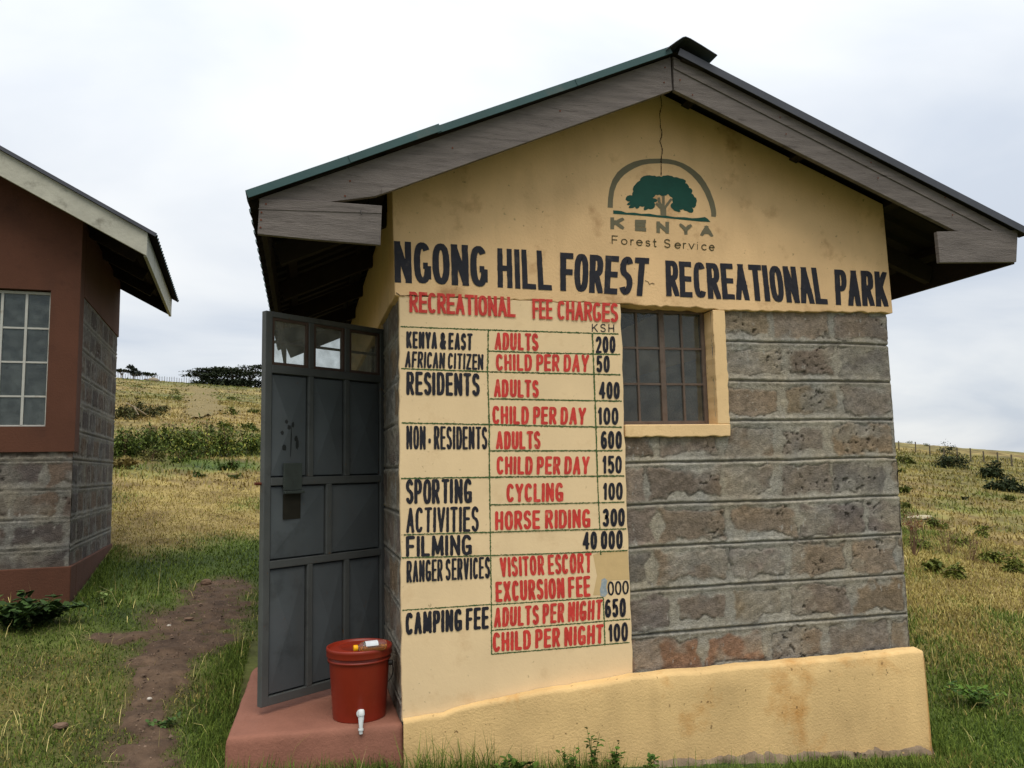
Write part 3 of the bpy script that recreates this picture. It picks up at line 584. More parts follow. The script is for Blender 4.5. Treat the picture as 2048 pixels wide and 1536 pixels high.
# ------------------------------------------------------------------ painted lettering (stroke letters, laid on the plaster)
def arc(cx, cy, rx, ry, a0, a1, n=14, p=1.0):
    o = []
    for i in range(n+1):
        a = math.radians(a0+(a1-a0)*i/n); c, s = math.cos(a), math.sin(a)
        o.append((cx+rx*math.copysign(abs(c)**p, c), cy+ry*math.copysign(abs(s)**p, s)))
    return o
Q = 0.8
GLY = {
 'A': (1.0, [[(0, 0), (0.5, 1)], [(0.5, 1), (1, 0)], [(0.2, 0.32), (0.8, 0.32)]]),
 'C': (0.92, [arc(0.5, 0.5, 0.5, 0.5, 42, 318, 22, Q)]),
 'D': (0.95, [[(0, 0), (0, 1)], [(0, 1), (0.42, 1)]+arc(0.42, 0.5, 0.58, 0.5, 90, -90, 14, Q)+[(0, 0)]]),
 'E': (0.85, [[(0, 0), (0, 1)], [(0, 1), (1, 1)], [(0, 0.52), (0.9, 0.52)], [(0, 0), (1, 0)]]),
 'F': (0.82, [[(0, 0), (0, 1)], [(0, 1), (1, 1)], [(0, 0.5), (0.88, 0.5)]]),
 'G': (0.98, [arc(0.5, 0.5, 0.5, 0.5, 42, 335, 22, Q)+[(1, 0.42)], [(0.56, 0.42), (1, 0.42)], [(1, 0.42), (1, 0.04)]]),
 'H': (0.95, [[(0, 0), (0, 1)], [(1, 0), (1, 1)], [(0, 0.5), (1, 0.5)]]),
 'I': (0.02, [[(0.5, 0), (0.5, 1)]]),
 'K': (0.98, [[(0, 0), (0, 1)], [(0.95, 1), (0.08, 0.42)], [(0.32, 0.6), (1, 0)]]),
 'L': (0.8, [[(0, 1), (0, 0)], [(0, 0), (1, 0)]]),
 'M': (1.25, [[(0, 0), (0.06, 1)], [(0.06, 1), (0.5, 0.1)], [(0.5, 0.1), (0.94, 1)], [(0.94, 1), (1, 0)]]),
 'N': (0.98, [[(0, 0), (0, 1)], [(0, 1), (1, 0)], [(1, 0), (1, 1)]]),
 'O': (0.98, [arc(0.5, 0.5, 0.5, 0.5, 90, 450, 28, Q)]),
 'P': (0.88, [[(0, 0), (0, 1)], [(0, 1), (0.5, 1)]+arc(0.5, 0.73, 0.5, 0.27, 90, -90, 12, Q)+[(0, 0.46)]]),
 'R': (0.95, [[(0, 0), (0, 1)], [(0, 1), (0.5, 1)]+arc(0.5, 0.75, 0.45, 0.25, 90, -90, 12, Q)+[(0, 0.5)], [(0.45, 0.5), (1, 0)]]),
 'S': (0.88, [arc(0.5, 0.76, 0.48, 0.24, 25, 250, 16)[:-1]+[(0.5, 0.52)]+arc(0.5, 0.25, 0.5, 0.25, 70, -155, 16)]),
 'T': (0.92, [[(0, 1), (1, 1)], [(0.5, 1), (0.5, 0)]]),
 'U': (0.95, [[(0, 1), (0, 0.3)]+arc(0.5, 0.28, 0.5, 0.28, 180, 360, 14, Q)+[(1, 1)]]),
 'V': (1.0, [[(0, 1), (0.5, 0)], [(0.5, 0), (1, 1)]]),
 'X': (1.0, [[(0, 0), (1, 1)], [(0, 1), (1, 0)]]),
 'Y': (1.0, [[(0, 1), (0.5, 0.46)], [(1, 1), (0.5, 0.46)], [(0.5, 0.46), (0.5, 0)]]),
 'Z': (0.9, [[(0, 1), (1, 1)], [(1, 1), (0, 0)], [(0, 0), (1, 0)]]),
 '&': (1.15, [[(1, 0), (0.16, 0.72)], arc(0.42, 0.80, 0.27, 0.20, 190, -30, 12), [(0.66, 0.70), (0.08, 0.36)], arc(0.42, 0.24, 0.40, 0.24, 150, 320, 12), [(0.72, 0.08), (1.0, 0.46)]]),
 '.': (0.05, [[(0.5, 0.30), (0.5, 0.42)]]),
 ' ': (0.42, []),
 '0': (0.88, [arc(0.5, 0.5, 0.5, 0.5, 90, 450, 28, 0.9)]),
 '1': (0.4, [[(0.1, 0.76), (0.75, 1)], [(0.75, 1), (0.75, 0)]]),
 '2': (0.9, [arc(0.5, 0.72, 0.48, 0.28, 165, -25, 14)+[(0.02, 0.0)], [(0.02, 0), (1, 0)]]),
 '3': (0.85, [arc(0.46, 0.76, 0.44, 0.24, 150, -80, 14)+arc(0.46, 0.27, 0.5, 0.27, 80, -150, 14)]),
 '4': (0.95, [[(0.72, 0), (0.72, 1)], [(0.72, 1), (0, 0.28)], [(0, 0.28), (1, 0.28)]]),
 '5': (0.88, [[(0.92, 1), (0.14, 1)], [(0.14, 1), (0.06, 0.52)]+arc(0.48, 0.32, 0.5, 0.32, 130, -150, 18)]),
 '6': (0.9, [arc(0.55, 0.55, 0.52, 0.45, 62, 180, 12)+[(0.03, 0.30)], arc(0.5, 0.3, 0.47, 0.3, 180, 540, 22)]),
 'o': (0.8, [arc(0.5, 0.33, 0.5, 0.33, 90, 450, 22)]), 'r': (0.5, [[(0, 0), (0, 0.66)], arc(0.6, 0.28, 0.6, 0.38, 180, 70, 8)]),
 'e': (0.8, [[(0, 0.36), (1, 0.36)]+arc(0.5, 0.33, 0.5, 0.33, 8, 315, 20)]), 's': (0.62, [arc(0.5, 0.5, 0.46, 0.16, 25, 250, 10)[:-1]+[(0.5, 0.34)]+arc(0.5, 0.17, 0.5, 0.17, 70, -155, 10)]),
 't': (0.5, [[(0.45, 0.92), (0.45, 0.12), (0.6, 0), (1, 0.02)], [(0, 0.64), (1, 0.64)]]), 'v': (0.75, [[(0, 0.66), (0.5, 0)], [(0.5, 0), (1, 0.66)]]),
 'i': (0.05, [[(0.5, 0), (0.5, 0.64)], [(0.5, 0.86), (0.5, 0.90)]]), 'c': (0.72, [arc(0.5, 0.33, 0.5, 0.33, 45, 315, 18)]),
}
class Paint:
    """strokes collected in picture units and laid on a wall plane y"""
    def __init__(s, y): s.y = y; s.mb = MB(); s.k = 0; s.rg = np.random.default_rng(5)
    def ribbon(s, pts, hw, to3, rnd, clip=None, wob=0.05):
        p = [np.array(q, float) for q in pts]; p = [q for i, q in enumerate(p) if i == 0 or np.linalg.norm(q-p[i-1]) > 1e-4]
        if len(p) < 2: return
        closed = np.linalg.norm(p[0]-p[-1]) < 1e-3
        # subdivide long strokes so that the brush edge can waver
        r = [p[0]]
        for a, b in zip(p[:-1], p[1:]):
            k = max(1, int(np.linalg.norm(b-a)/(hw*1.6))) if not closed else 1
            r += [a+(b-a)*(j+1)/k for j in range(k)]
        p = r; L = []; Rr = []; n = len(p)
        for i in range(n):
            t0 = p[i]-p[i-1] if i > 0 else (p[i]-p[n-2] if closed else p[1]-p[0]); t1 = p[i+1]-p[i] if i < n-1 else (p[1]-p[0] if closed else p[i]-p[i-1])
            t0 = t0/np.linalg.norm(t0); t1 = t1/np.linalg.norm(t1); n0 = np.array([-t0[1], t0[0]]); n1 = np.array([-t1[1], t1[0]]); m = n0+n1; m = m/(np.linalg.norm(m)+1e-9); ml = min(1/max(0.35, m@n0), 1.6)
            wl = hw*(1+s.rg.normal(0, wob)); wr = hw*(1+s.rg.normal(0, wob))
            if closed and i == n-1: L.append(L[0]); Rr.append(Rr[0]); break
            L.append(p[i]+m*wl*ml); Rr.append(p[i]-m*wr*ml)
        off = s.y-0.00018*(s.k % 12); s.k += 1
        def put(q):
            if clip is not None: q = np.array([min(max(q[0], clip[0]), clip[2]), min(max(q[1], clip[1]), clip[3])])
            return to3(q, off)
        V = [put(q) for q in L]+[put(q) for q in Rr]; F = [(i, i+1, n+i+1, n+i) for i in range(n-1)]
        s.mb.add(V, F)
        if rnd and not closed:
            for c, t in ((p[0], p[0]-p[1]), (p[-1], p[-1]-p[-2])):
                t = t/np.linalg.norm(t); a0 = math.atan2(t[1], t[0]); s.mb.add([put(c+hw*np.array([math.cos(a0+math.pi*(j/8-0.5)), math.sin(a0+math.pi*(j/8-0.5))])) for j in range(9)], [tuple(range(9))])
    def text(s, string, quad, sw, rnd=True, gap=0.30, widths=None, ext=True):
        """quad: top-left, bottom-left, top-right, bottom-right pixels of the line; sw stroke width as a share of the height"""
        tl, bl_, tr, br_ = [np.array(q, float) for q in quad]
        W = (np.linalg.norm(tr-tl)+np.linalg.norm(br_-bl_))/2; H = (np.linalg.norm(bl_-tl)+np.linalg.norm(br_-tr))/2
        hw = sw*H/2; ws = [GLY[c][0] for c in string]
        solid = sum(1 for c in string if c != ' ')
        # every glyph box = its skeleton width plus one stroke; spaces and gaps scale along
        hw = min(hw, 0.2*W/solid); free = W-2*hw*solid; unit = free/(sum(ws)+gap*(len(string)-1)); 
        x = 0.0
        def to3(q, off):
            u = q[0]/W; v = 1-q[1]/H; px = (tl*(1-u)+tr*u)*(1-v)+(bl_*(1-u)+br_*u)*v; return tuple(ony(px[0], px[1], off))
        for ch, w in zip(string, ws):
            bw_ = w*unit+(2*hw if ch != ' ' else 0); jx, jy = s.rg.normal(0, 0.006*H, 2)
            for pl in GLY[ch][1]:
                pts = [(x+hw+jx+u*(bw_-2*hw), hw+jy*0.6+v*(H-2*hw)) for u, v in pl]
                if not rnd:      # block letters: run straight strokes out to the box, clip at its edges
                    p = [np.array(q) for q in pts]
                    if len(p) == 2 or True:
                        a = p[0]-p[1]; b = p[-1]-p[-2]
                        if np.linalg.norm(p[0]-p[-1]) > 1e-3 and ext and ch not in 'SCG0235': p[0] = p[0]+a/np.linalg.norm(a)*hw*1.15; p[-1] = p[-1]+b/np.linalg.norm(b)*hw*1.15
                    s.ribbon(p, hw, to3, False, (x+jx-0.3, jy*0.6, x+bw_+jx+0.3, H+jy*0.6), 0.035)
                else: s.ribbon(pts, hw, to3, True, None, 0.06)
            x += bw_+gap*unit
    def poly(s, pts):
        off = s.y-0.0002*(s.k % 12); s.k += 1
        s.mb.add([tuple(ony(px, py, off)) for px, py in pts], [tuple(range(len(pts)))])
    def fuzzy(s, pts, amp):
        o = []; p = [np.array(q) for q in pts]
        for a, b in zip(p, p[1:]+p[:1]):
            d = b-a; L = np.linalg.norm(d); n = np.array([d[1], -d[0]])/(L+1e-9); o.append(tuple(a)); o.append(tuple(a+d*0.5+n*amp*min(1.0, L/8)))
        s.poly(o)
    def stroke_px(s, pts, wpx, rnd=False, wob=0.12):
        def to3(q, off): return tuple(ony(q[0], q[1], off))
        s.ribbon(pts, wpx/2, to3, rnd, None, wob)
    def build(s, name, m, parent): return s.mb.build(name, m, parent)
def z6(*p): return [(780+x/3.84, 560+y/3.84) for x, y in p]
def z7(*p): return [(780+x/3.84, 930+y/3.84) for x, y in p]
# hut name over the window
title = Paint(-0.0287)
zt = lambda *p: [(490+x/2.381, 100+y/2.381) for x, y in p]
zr = lambda *p: [(1440+x/3.072, 400+y/3.072) for x, y in p]
title.text('NGONG', zt((710, 908), (714, 1106), (1152, 935), (1158, 1128)), 0.155, False, 0.16)
title.text('HILL', zt((1202, 943), (1204, 1130), (1448, 957), (1460, 1144)), 0.155, False, 0.2)
title.text('FOREST', zt((1502, 964), (1502, 1146), (1925, 990), (1910, 1172)), 0.157, False, 0.15)
title.text('RECREATIONAL', [(1331, 521), (1333, 592), (1645, 536), (1656, 609)], 0.157, False, 0.15)
title.text('PARK', zr((702, 427), (712, 645), (1024, 441), (1036, 656)), 0.157, False, 0.15)
title.build('title_lettering', M_DKBLUE, gable)
red = Paint(-0.0287)
red.text('RECREATIONAL', z6((150, 87), (150, 246), (960, 132), (965, 286)), 0.15, False, 0.10)
red.text('FEE', z6((1095, 142), (1097, 296), (1246, 148), (1247, 302)), 0.15, False, 0.12)
red.text('CHARGES', z6((1286, 158), (1286, 302), (1755, 178), (1752, 326)), 0.15, False, 0.11)
red.build('heading_lettering', M_RED, board)
red = Paint(-0.0252)
W_ = 0.165
for s_, q_ in (('ADULTS', z6((808, 402), (803, 536), (1140, 410), (1143, 545))), ('CHILD PER DAY', z6((812, 568), (815, 694), (1530, 572), (1525, 708))), ('ADULTS', z6((800, 760), (797, 899), (1143, 768), (1145, 903))),
               ('CHILD PER DAY', z6((785, 965), (787, 1107), (1508, 979), (1502, 1112))), ('ADULTS', z6((816, 1160), (813, 1300), (1157, 1160), (1160, 1300))), ('CHILD PER DAY', z6((818, 1354), (818, 1494), (1536, 1354), (1530, 1493))),
               ('CYCLING', z7((893, 145), (893, 286), (1332, 134), (1332, 282))), ('HORSE RIDING', z7((807, 354), (807, 501), (1540, 337), (1540, 482))), ('VISITOR ESCORT', z7((840, 710), (848, 862), (1548, 672), (1548, 826))),
               ('EXCURSION FEE', z7((808, 897), (812, 1054), (1538, 850), (1542, 1010))), ('ADULTS', z7((803, 1096), (798, 1248), (1145, 1074), (1145, 1226))), ('PER NIGHT', z7((1172, 1068), (1172, 1222), (1635, 1030), (1628, 1186))), ('CHILD PER NIGHT', z7((788, 1288), (790, 1437), (1643, 1220), (1640, 1370)))):
    red.text(s_, q_, W_, True, 0.20)
red.build('red_lettering', M_RED, board)
blk = Paint(-0.0252)
for s_, q_ in (('KENYA & EAST', z6((125, 392), (125, 523), (636, 410), (632, 541))), ('AFRICAN CITIZEN', z6((122, 545), (115, 672), (720, 570), (718, 692))), ('RESIDENTS', z6((125, 702), (125, 883), (690, 716), (690, 892))), ('NON . RESIDENTS', z6((125, 1118), (125, 1302), (748, 1126), (748, 1300))),
               ('SPORTING', z7((120, 110), (120, 300), (628, 104), (628, 294))), ('ACTIVITIES', z7((128, 328), (125, 522), (683, 317), (683, 512))), ('FILMING', z7((122, 546), (122, 707), (628, 534), (628, 692))), ('RANGER SERVICES', z7((127, 735), (127, 904), (768, 704), (768, 870))), ('CAMPING FEE', z7((120, 1135), (120, 1307), (760, 1087), (760, 1257)))):
    blk.text(s_, q_, 0.158, True, 0.18)
blk.build('row_lettering', M_DKBLUE, board); prc = Paint(-0.0252)
for s_, q_ in (('200', z6((1580, 431), (1580, 562), (1732, 431), (1732, 562))), ('50', z6((1585, 580), (1585, 710), (1688, 580), (1688, 710))), ('400', z6((1605, 780), (1605, 912), (1765, 782), (1765, 914))), ('100', z6((1596, 977), (1596, 1113), (1755, 979), (1755, 1113))),
               ('600', z6((1618, 1160), (1618, 1299), (1780, 1160), (1780, 1297))), ('150', z6((1630, 1349), (1630, 1488), (1783, 1349), (1783, 1487))), ('100', z7((1635, 138), (1635, 270), (1788, 132), (1788, 268))), ('300', z7((1632, 335), (1632, 475), (1805, 330), (1805, 470))), ('40 000', z7((1478, 514), (1478, 650), (1787, 500), (1787, 646))),
               ('650', z7((1650, 1034), (1650, 1174), (1812, 1020), (1812, 1167))), ('100', z7((1675, 1225), (1678, 1358), (1828, 1205), (1828, 1354)))):
    prc.text(s_, q_, 0.16, True, 0.2)
prc.text('000', z7((1668, 895), (1672, 1004), (1835, 887), (1835, 992)), 0.13, True, 0.16)
prc.text('KSH', z6((1550, 335), (1550, 398), (1722, 338), (1722, 401)), 0.12, True, 0.5)
prc.build('price_lettering', M_DKBLUE, board)
grn = Paint(-0.0248)
for z_, ls in ((z6, [((80, 358), (755, 384), (1430, 405), (1755, 415)), ((757, 546), (1250, 562), (1768, 572)), ((85, 680), (755, 705), (1300, 718), (1770, 728)), ((765, 912), (1200, 920), (1780, 930)), ((90, 1097), (760, 1110), (1400, 1126), (1780, 1130)), ((765, 1312), (1785, 1310)), ((85, 1524), (900, 1512), (1800, 1504)), ((755, 384), (750, 700), (762, 1110), (763, 1530)), ((1555, 412), (1567, 720), (1582, 1130), (1594, 1530))]),
               (z7, [((768, 306), (1300, 296), (1800, 284)), ((105, 536), (420, 526), (770, 516), (1300, 500), (1815, 490)), ((90, 712), (460, 704), (1250, 680), (1825, 656)), ((780, 1073), (1300, 1040), (1640, 1018)), ((95, 1116), (780, 1070)), ((780, 1270), (1400, 1220), (1845, 1182)), ((780, 1453), (1300, 1410), (1840, 1362)), ((765, 40), (770, 500), (778, 1000), (780, 1455)), ((1592, 60), (1602, 290), (1612, 490)), ((1617, 656), (1620, 690)), ((1638, 1020), (1645, 1190), (1652, 1386))])):
    for l in ls: grn.stroke_px(z_(*l), 2.6 if z_ is z6 else 2.2, False, 0.35)
grn.build('table_lines', M_GREENLINE, board)
# a painted-over patch and a scraped smudge where a figure was removed
patch = Paint(-0.0246); patch.poly(z7((1560, 690), (1620, 670), (1825, 660), (1838, 880), (1700, 885), (1640, 1000), (1560, 1000), (1590, 850)))
patch.build('repainted_patch', mat('patch_paint', lin(206, 176, 126), 0.8, 0.06, 14, bump=0.1), board)
smg = Paint(-0.0250); smg.poly(z7((1625, 880), (1648, 868), (1668, 885), (1660, 940), (1672, 985), (1650, 1012), (1618, 1008), (1612, 960), (1622, 920)))
smg.build('scraped_smudge', mat('smudge', lin(150, 160, 166), 0.85, 0.2, 60, lin(200, 178, 130), 60, 0.9), board)
# emblem on the gable
ze = lambda *p: [(1180+x/6.4, 280+y/6.4) for x, y in p]
arch = Paint(-0.0283)
oa = [(225, 865), (232, 740), (250, 620), (290, 505), (350, 415), (410, 360), (480, 315), (560, 278), (660, 252), (760, 240), (900, 238), (1010, 245), (1100, 264), (1190, 296), (1280, 345), (1350, 398), (1420, 462), (1480, 545), (1540, 655), (1590, 790), (1612, 890), (1616, 940), (1610, 986)]
ia = [(293, 868), (294, 770), (310, 655), (346, 560), (395, 490), (440, 445), (500, 400), (575, 358), (665, 320), (765, 303), (900, 298), (1000, 304), (1080, 318), (1155, 346), (1230, 394), (1300, 450), (1360, 515), (1415, 585), (1470, 680), (1520, 800), (1545, 895), (1552, 940), (1552, 980)]
O3 = ze(*oa); I3 = ze(*ia)
for i in range(len(O3)-1): arch.k = 0; arch.poly([O3[i], O3[i+1], I3[i+1], I3[i]])
arch.build('emblem_arch', M_LOGOGREY, gable)
tree = Paint(-0.0287)
tree.fuzzy(ze((640, 520), (660, 480), (720, 455), (800, 458), (850, 466), (915, 470), (960, 456), (1030, 458), (1070, 475), (1150, 490), (1225, 517), (1220, 550), (1258, 580), (1268, 610), (1310, 642), (1300, 682), (1338, 730), (1363, 750), (1360, 810), (1340, 865), (1305, 865), (1325, 908), (1300, 933), (1240, 910), (1190, 888), (1140, 890), (1160, 917), (1110, 915), (1060, 885), (1030, 840), (1062, 800), (1055, 740), (1000, 692), (940, 715), (890, 700), (840, 700), (800, 742), (868, 770), (822, 800), (830, 850), (800, 882), (745, 880), (690, 900), (698, 850), (640, 846), (600, 882), (575, 855), (530, 872), (495, 866), (520, 830), (470, 828), (512, 790), (455, 765), (480, 714), (540, 710), (556, 655), (548, 625), (580, 570)), 1.1)
tree.poly(ze((295, 900), (340, 902), (400, 908), (470, 932), (560, 928), (660, 945), (760, 942), (860, 962), (960, 965), (1080, 986), (1210, 988), (1310, 1001), (1400, 996), (1470, 985), (1510, 1010), (1542, 1050), (1400, 1042), (1000, 1001), (600, 964), (300, 945)))
tree.build('emblem_tree', M_LOGOGREEN, gable)
trk_ = Paint(-0.0293)
for pl_, w in (([(940, 970), (938, 860)], 12), ([(925, 885), (845, 810)], 5), ([(925, 870), (888, 795), (880, 735)], 5.5), ([(940, 870), (940, 715)], 5.5), ([(955, 870), (1045, 752)], 5)): trk_.stroke_px(ze(*pl_), w, False, 0.05)
trk_.build('emblem_trunk', M_LOGOGREY, gable); trk_ = Paint(-0.0287)
ken = [('K', (262, 990, 440, 990, 262, 1140, 440, 1146)), ('E', (578, 1020, 715, 1022, 578, 1160, 718, 1170)), ('N', (850, 1040, 1012, 1047, 852, 1186, 1012, 1194)), ('Y', (1140, 1062, 1306, 1076, 1150, 1205, 1305, 1214)), ('A', (1420, 1090, 1560, 1095, 1408, 1228, 1580, 1242))]
for ch, q in ken:
    b = ze((q[0], q[1]), (q[4], q[5]), (q[2], q[3]), (q[6], q[7])); trk_.text(ch, b, 0.31, False)
trk_.build('emblem_name', M_LOGOGREY, gable)
fs_ = Paint(-0.0287)
base = lambda x: 1330+(x-275)*0.0685
for ch, xa, xb in (('F', 278, 357), ('o', 398, 480), ('r', 518, 570), ('e', 592, 675), ('s', 710, 772), ('t', 805, 852), ('S', 950, 1030), ('e', 1082, 1165), ('r', 1190, 1240), ('v', 1262, 1340), ('i', 1366, 1386), ('c', 1425, 1500), ('e', 1524, 1596)):
    fs_.text(ch, ze((xa, base(xa)-112), (xa, base(xa)), (xb, base(xb)-112), (xb, base(xb))), 0.115, True)
fs_.build('service_lettering', mat('brown_ink', lin(74, 66, 40), 0.7, 0.1, 20), gable)
crk = Paint(-0.0299); crk.stroke_px([(1250+x/5.12, 50+y/5.12) for x, y in ((362, 700), (372, 780), (376, 830), (366, 870), (356, 905), (360, 980), (363, 1050), (378, 1085), (376, 1140), (357, 1192), (370, 1230), (382, 1270), (380, 1310), (371, 1365), (371, 1450), (370, 1540))], 1.5, False, 0.5); crk.build('crack', M_CRACK, gable)
# hairline crack where fee board meets the ring beam
ck = Paint(-0.0300); ck.stroke_px([(792, 585), (800, 591), (810, 592), (820, 590), (835, 592)], 1.6, False, 0.5); ck.stroke_px([(1290, 561), (1296, 563), (1299, 569), (1304, 566), (1309, 568)], 1.2, False, 0.4); ck.build('crack', M_CRACK, gable)

# ------------------------------------------------------------------ steel door, swung open past square
HX, HY = 0.474, 0.822; FX, FY = -0.203, 0.337; DW = math.hypot(FX-HX, FY-HY); DZ0, DH = 0.474, 2.045
ux, uy = (FX-HX)/DW, (FY-HY)/DW; nx_, ny_ = -uy, ux
if ny_ > 0: nx_, ny_ = -nx_, -ny_
def dfr(u, w, v): return (HX+ux*u+nx_*w, HY+uy*u+ny_*w, DZ0+v)      # u from the hinge, w towards the viewer, v up
fr_ = MB(); T = 0.036
def bar(mb, u0, u1, v0, v1, w0=-0.02, w1=0.018): return mb.box(u0, u1, w0, w1, v0, v1, fr=dfr)
V1, V2, V3, V4 = DH-0.018, 1.735, 1.135, 0.705
bar(fr_, 0, T, 0, DH); bar(fr_, DW-0.042, DW, 0, DH)
for a, b in ((0, 0.045), (V4-0.02, V4+0.02), (V3-0.02, V3+0.022), (V2-0.022, V2+0.022), (DH-0.03, DH)): bar(fr_, T, DW-0.042, a, b)
thirds = [T+(DW-0.042-T)*k/3 for k in (1, 2)]
for u in thirds:
    for a, b in ((0.045, V4-0.02), (V3+0.022, V2-0.022), (V2+0.022, DH-0.03)): bar(fr_, u-0.017, u+0.017, a, b)
um = T+(DW-0.042-T)/2; bar(fr_, um-0.018, um+0.018, V4+0.02, V3-0.02)
door = fr_.build('door', M_DOOR, hut, 0.003)
def dpanel(u0, u1, v0, v1):
    mb = MB(); g = 0.010; P = [dfr(u0+g, 0.004, v0+g), dfr(u1-g, 0.004, v0+g), dfr(u1-g, 0.004, v1-g), dfr(u0+g, 0.004, v1-g)]
    c = dfr((u0+u1)/2, 0.016, (v0+v1)/2); b = [dfr(u0, -0.012, v0), dfr(u1, -0.012, v0), dfr(u1, -0.012, v1), dfr(u0, -0.012, v1)]
    e = [dfr(u0+g*0.2, -0.012, v0+g*0.2), dfr(u1-g*0.2, -0.012, v0+g*0.2), dfr(u1-g*0.2, -0.012, v1-g*0.2), dfr(u0+g*0.2, -0.012, v1-g*0.2)]
    mb.add(P+[c]+b+e, [(0, 1, 4), (1, 2, 4), (2, 3, 4), (3, 0, 4)]+[(9+i, 9+(i+1) % 4, (i+1) % 4, i) for i in range(4)]+[(5+i, 5+(i+1) % 4, 9+(i+1) % 4, 9+i) for i in range(4)]+[(8, 7, 6, 5)])
    return mb.build('door_panel', M_DOORPANEL, door)
us = [T]+[x for u in thirds for x in (u-0.017, u+0.017)]+[DW-0.042]
for i in range(3):
    dpanel(us[2*i], us[2*i+1], 0.045, V4-0.02); dpanel(us[2*i], us[2*i+1], V3+0.022, V2-0.022)
    a, b, c, d = us[2*i], us[2*i+1], V2+0.022, DH-0.03
    pf = MB()
    for q in ((a, a+0.016, c, d), (b-0.016, b, c, d), (a+0.016, b-0.016, c, c+0.016), (a+0.016, b-0.016, d-0.016, d)): bar(pf, *q, -0.012, 0.013)
    pfo = pf.build('pane_frame', M_DOORFRAME, door, 0.002)
    MB().box(a+0.016, b-0.016, -0.016, -0.006, (c+d)/2-0.007, (c+d)/2+0.007, fr=dfr).build('safety_bar', M_DOORFRAME, door)
    MB().box(a+0.014, b-0.014, -0.001, 0.002, c+0.014, d-0.014, fr=dfr).build('glass_pane', M_GLASSD, door)
dpanel(T, um-0.018, V4+0.02, V3-0.02); dpanel(um+0.018, DW-0.042, V4+0.02, V3-0.02)
# hatch plate, its lip and the hand hole under it
hu = DW-0.042-0.13
MB().box(hu-0.058, hu+0.058, 0.019, 0.028, V3-0.048, V3+0.098, fr=dfr).build('hatch_plate', M_HATCH, door, 0.002)
MB().box(hu-0.064, hu+0.062, 0.0285, 0.045, V3-0.066, V3-0.050, fr=dfr).build('hatch_lip', M_HATCH, door, 0.003)
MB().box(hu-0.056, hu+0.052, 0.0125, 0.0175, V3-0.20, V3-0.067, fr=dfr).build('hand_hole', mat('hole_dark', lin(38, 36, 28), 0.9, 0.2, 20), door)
MB().tube([dfr(DW-0.06, -0.01, V3-0.01), dfr(DW+0.035, -0.01, V3-0.008)], 0.008, 8).build('bolt', M_RUST, door)
# old hand marks and drips on the upper panel
sm = MB(); sm_rg = np.random.default_rng(3)
for (du_, dv, su, sv) in ((0.02, 0.33, 0.012, 0.014), (0.035, 0.36, 0.010, 0.012), (-0.005, 0.345, 0.009, 0.016), (0.005, 0.25, 0.004, 0.09), (-0.035, 0.24, 0.011, 0.03), (0.045, 0.22, 0.014, 0.018), (0.06, 0.30, 0.010, 0.012), (-0.028, 0.27, 0.014, 0.016)):
    cu, cv = hu+du_, V3+0.02+dv-0.06; n = 14
    def wv(u, v): # sit just proud of the shallow pyramid
        a, b, c, d = us[4]+0.01, us[5]-0.01, V3+0.032, V2-0.032; fu = min(u-a, b-u)/((b-a)/2); fv = min(v-c, d-v)/((d-c)/2); return 0.004+0.012*max(0, min(fu, fv))+0.0012
    sm.add([dfr(cu+su*math.cos(q)*k, wv(cu+su*math.cos(q)*k, cv+sv*math.sin(q)*k), cv+sv*math.sin(q)*k) for q, k in [(2*math.pi*i/n, sm_rg.uniform(0.75, 1.15)) for i in range(n)]], [tuple(range(n))])
sm.build('hand_marks', mat('grease', lin(46, 48, 48), 0.3, 0.1, 20), door)
# pale plaster jamb edge beside the door
MB().box(XL-0.016, XL+0.2, DY0-0.022, DY0+0.0, 0.43, 2.549).build('door_jamb', mat('jamb_plaster', lin(176, 150, 106), 0.9, 0.15, 9, lin(110, 92, 68), 12, 0.6, 0.4, 50), hut, 0.004)

# ------------------------------------------------------------------ bucket and bottle on the step
BX, BY, BZ = 0.286, 0.165, 0.436
bk = thing('bucket', (BX, BY, BZ), 'dark red plastic bucket with lid and white tap standing on the step beside the door', 'bucket')
def bfr(x, y, z): return (BX+x, BY+y, BZ+z*0.965)
b_ = MB(); b_.lathe([(0.0, 0.004), (0.122, 0.004), (0.129, 0.0), (0.131, 0.006), (0.149, 0.285), (0.1495, 0.288), (0.157, 0.289), (0.158, 0.294), (0.1575, 0.298), (0.152, 0.300), (0.152, 0.314)], 64, bfr); b_.build('body', M_BUCKET, bk)
lid = MB(); lid.lathe([(0.156, 0.312), (0.1625, 0.313), (0.1635, 0.318), (0.163, 0.338), (0.1645, 0.341), (0.1645, 0.352), (0.1625, 0.357), (0.157, 0.3585), (0.153, 0.356), (0.150, 0.348), (0.146, 0.3455), (0.10, 0.3455), (0.098, 0.348), (0.094, 0.348), (0.092, 0.3455), (0.0, 0.3465)], 64, bfr); lid.build('lid', M_BUCKET, bk)
hd = MB()
for k in range(2):
    q = math.radians(150 if k else -20); c = np.array(bfr(0.156*math.cos(q), 0.156*math.sin(q), 0.268)); n = np.array([math.cos(q), math.sin(q), 0]); hd.tube([c-n*0.004, c+n*0.014], 0.012, 12)
hw_ = [np.array(bfr(0.166*math.cos(math.radians(150+t*190)), 0.166*math.sin(math.radians(150+t*190))*0.98, 0.268-0.16*math.sin(math.pi*t)*0.0-0.004)) for t in np.linspace(0, 1, 3)]
hb = [np.array(bfr(0.168*math.cos(math.radians(-20+t*170)), 0.168*math.sin(math.radians(-20+t*170)), 0.268-0.17*math.sin(math.pi*t))) for t in np.linspace(0, 1, 24)]
hd.tube(hb, 0.0026, 6); hd.build('wire_handle', M_WIRE, bk)
tp = MB(); TXq = math.radians(-92); tx, ty = 0.135*math.cos(TXq), 0.135*math.sin(TXq)
def tfr(x, y, z): return bfr(tx+x, ty-y, z)
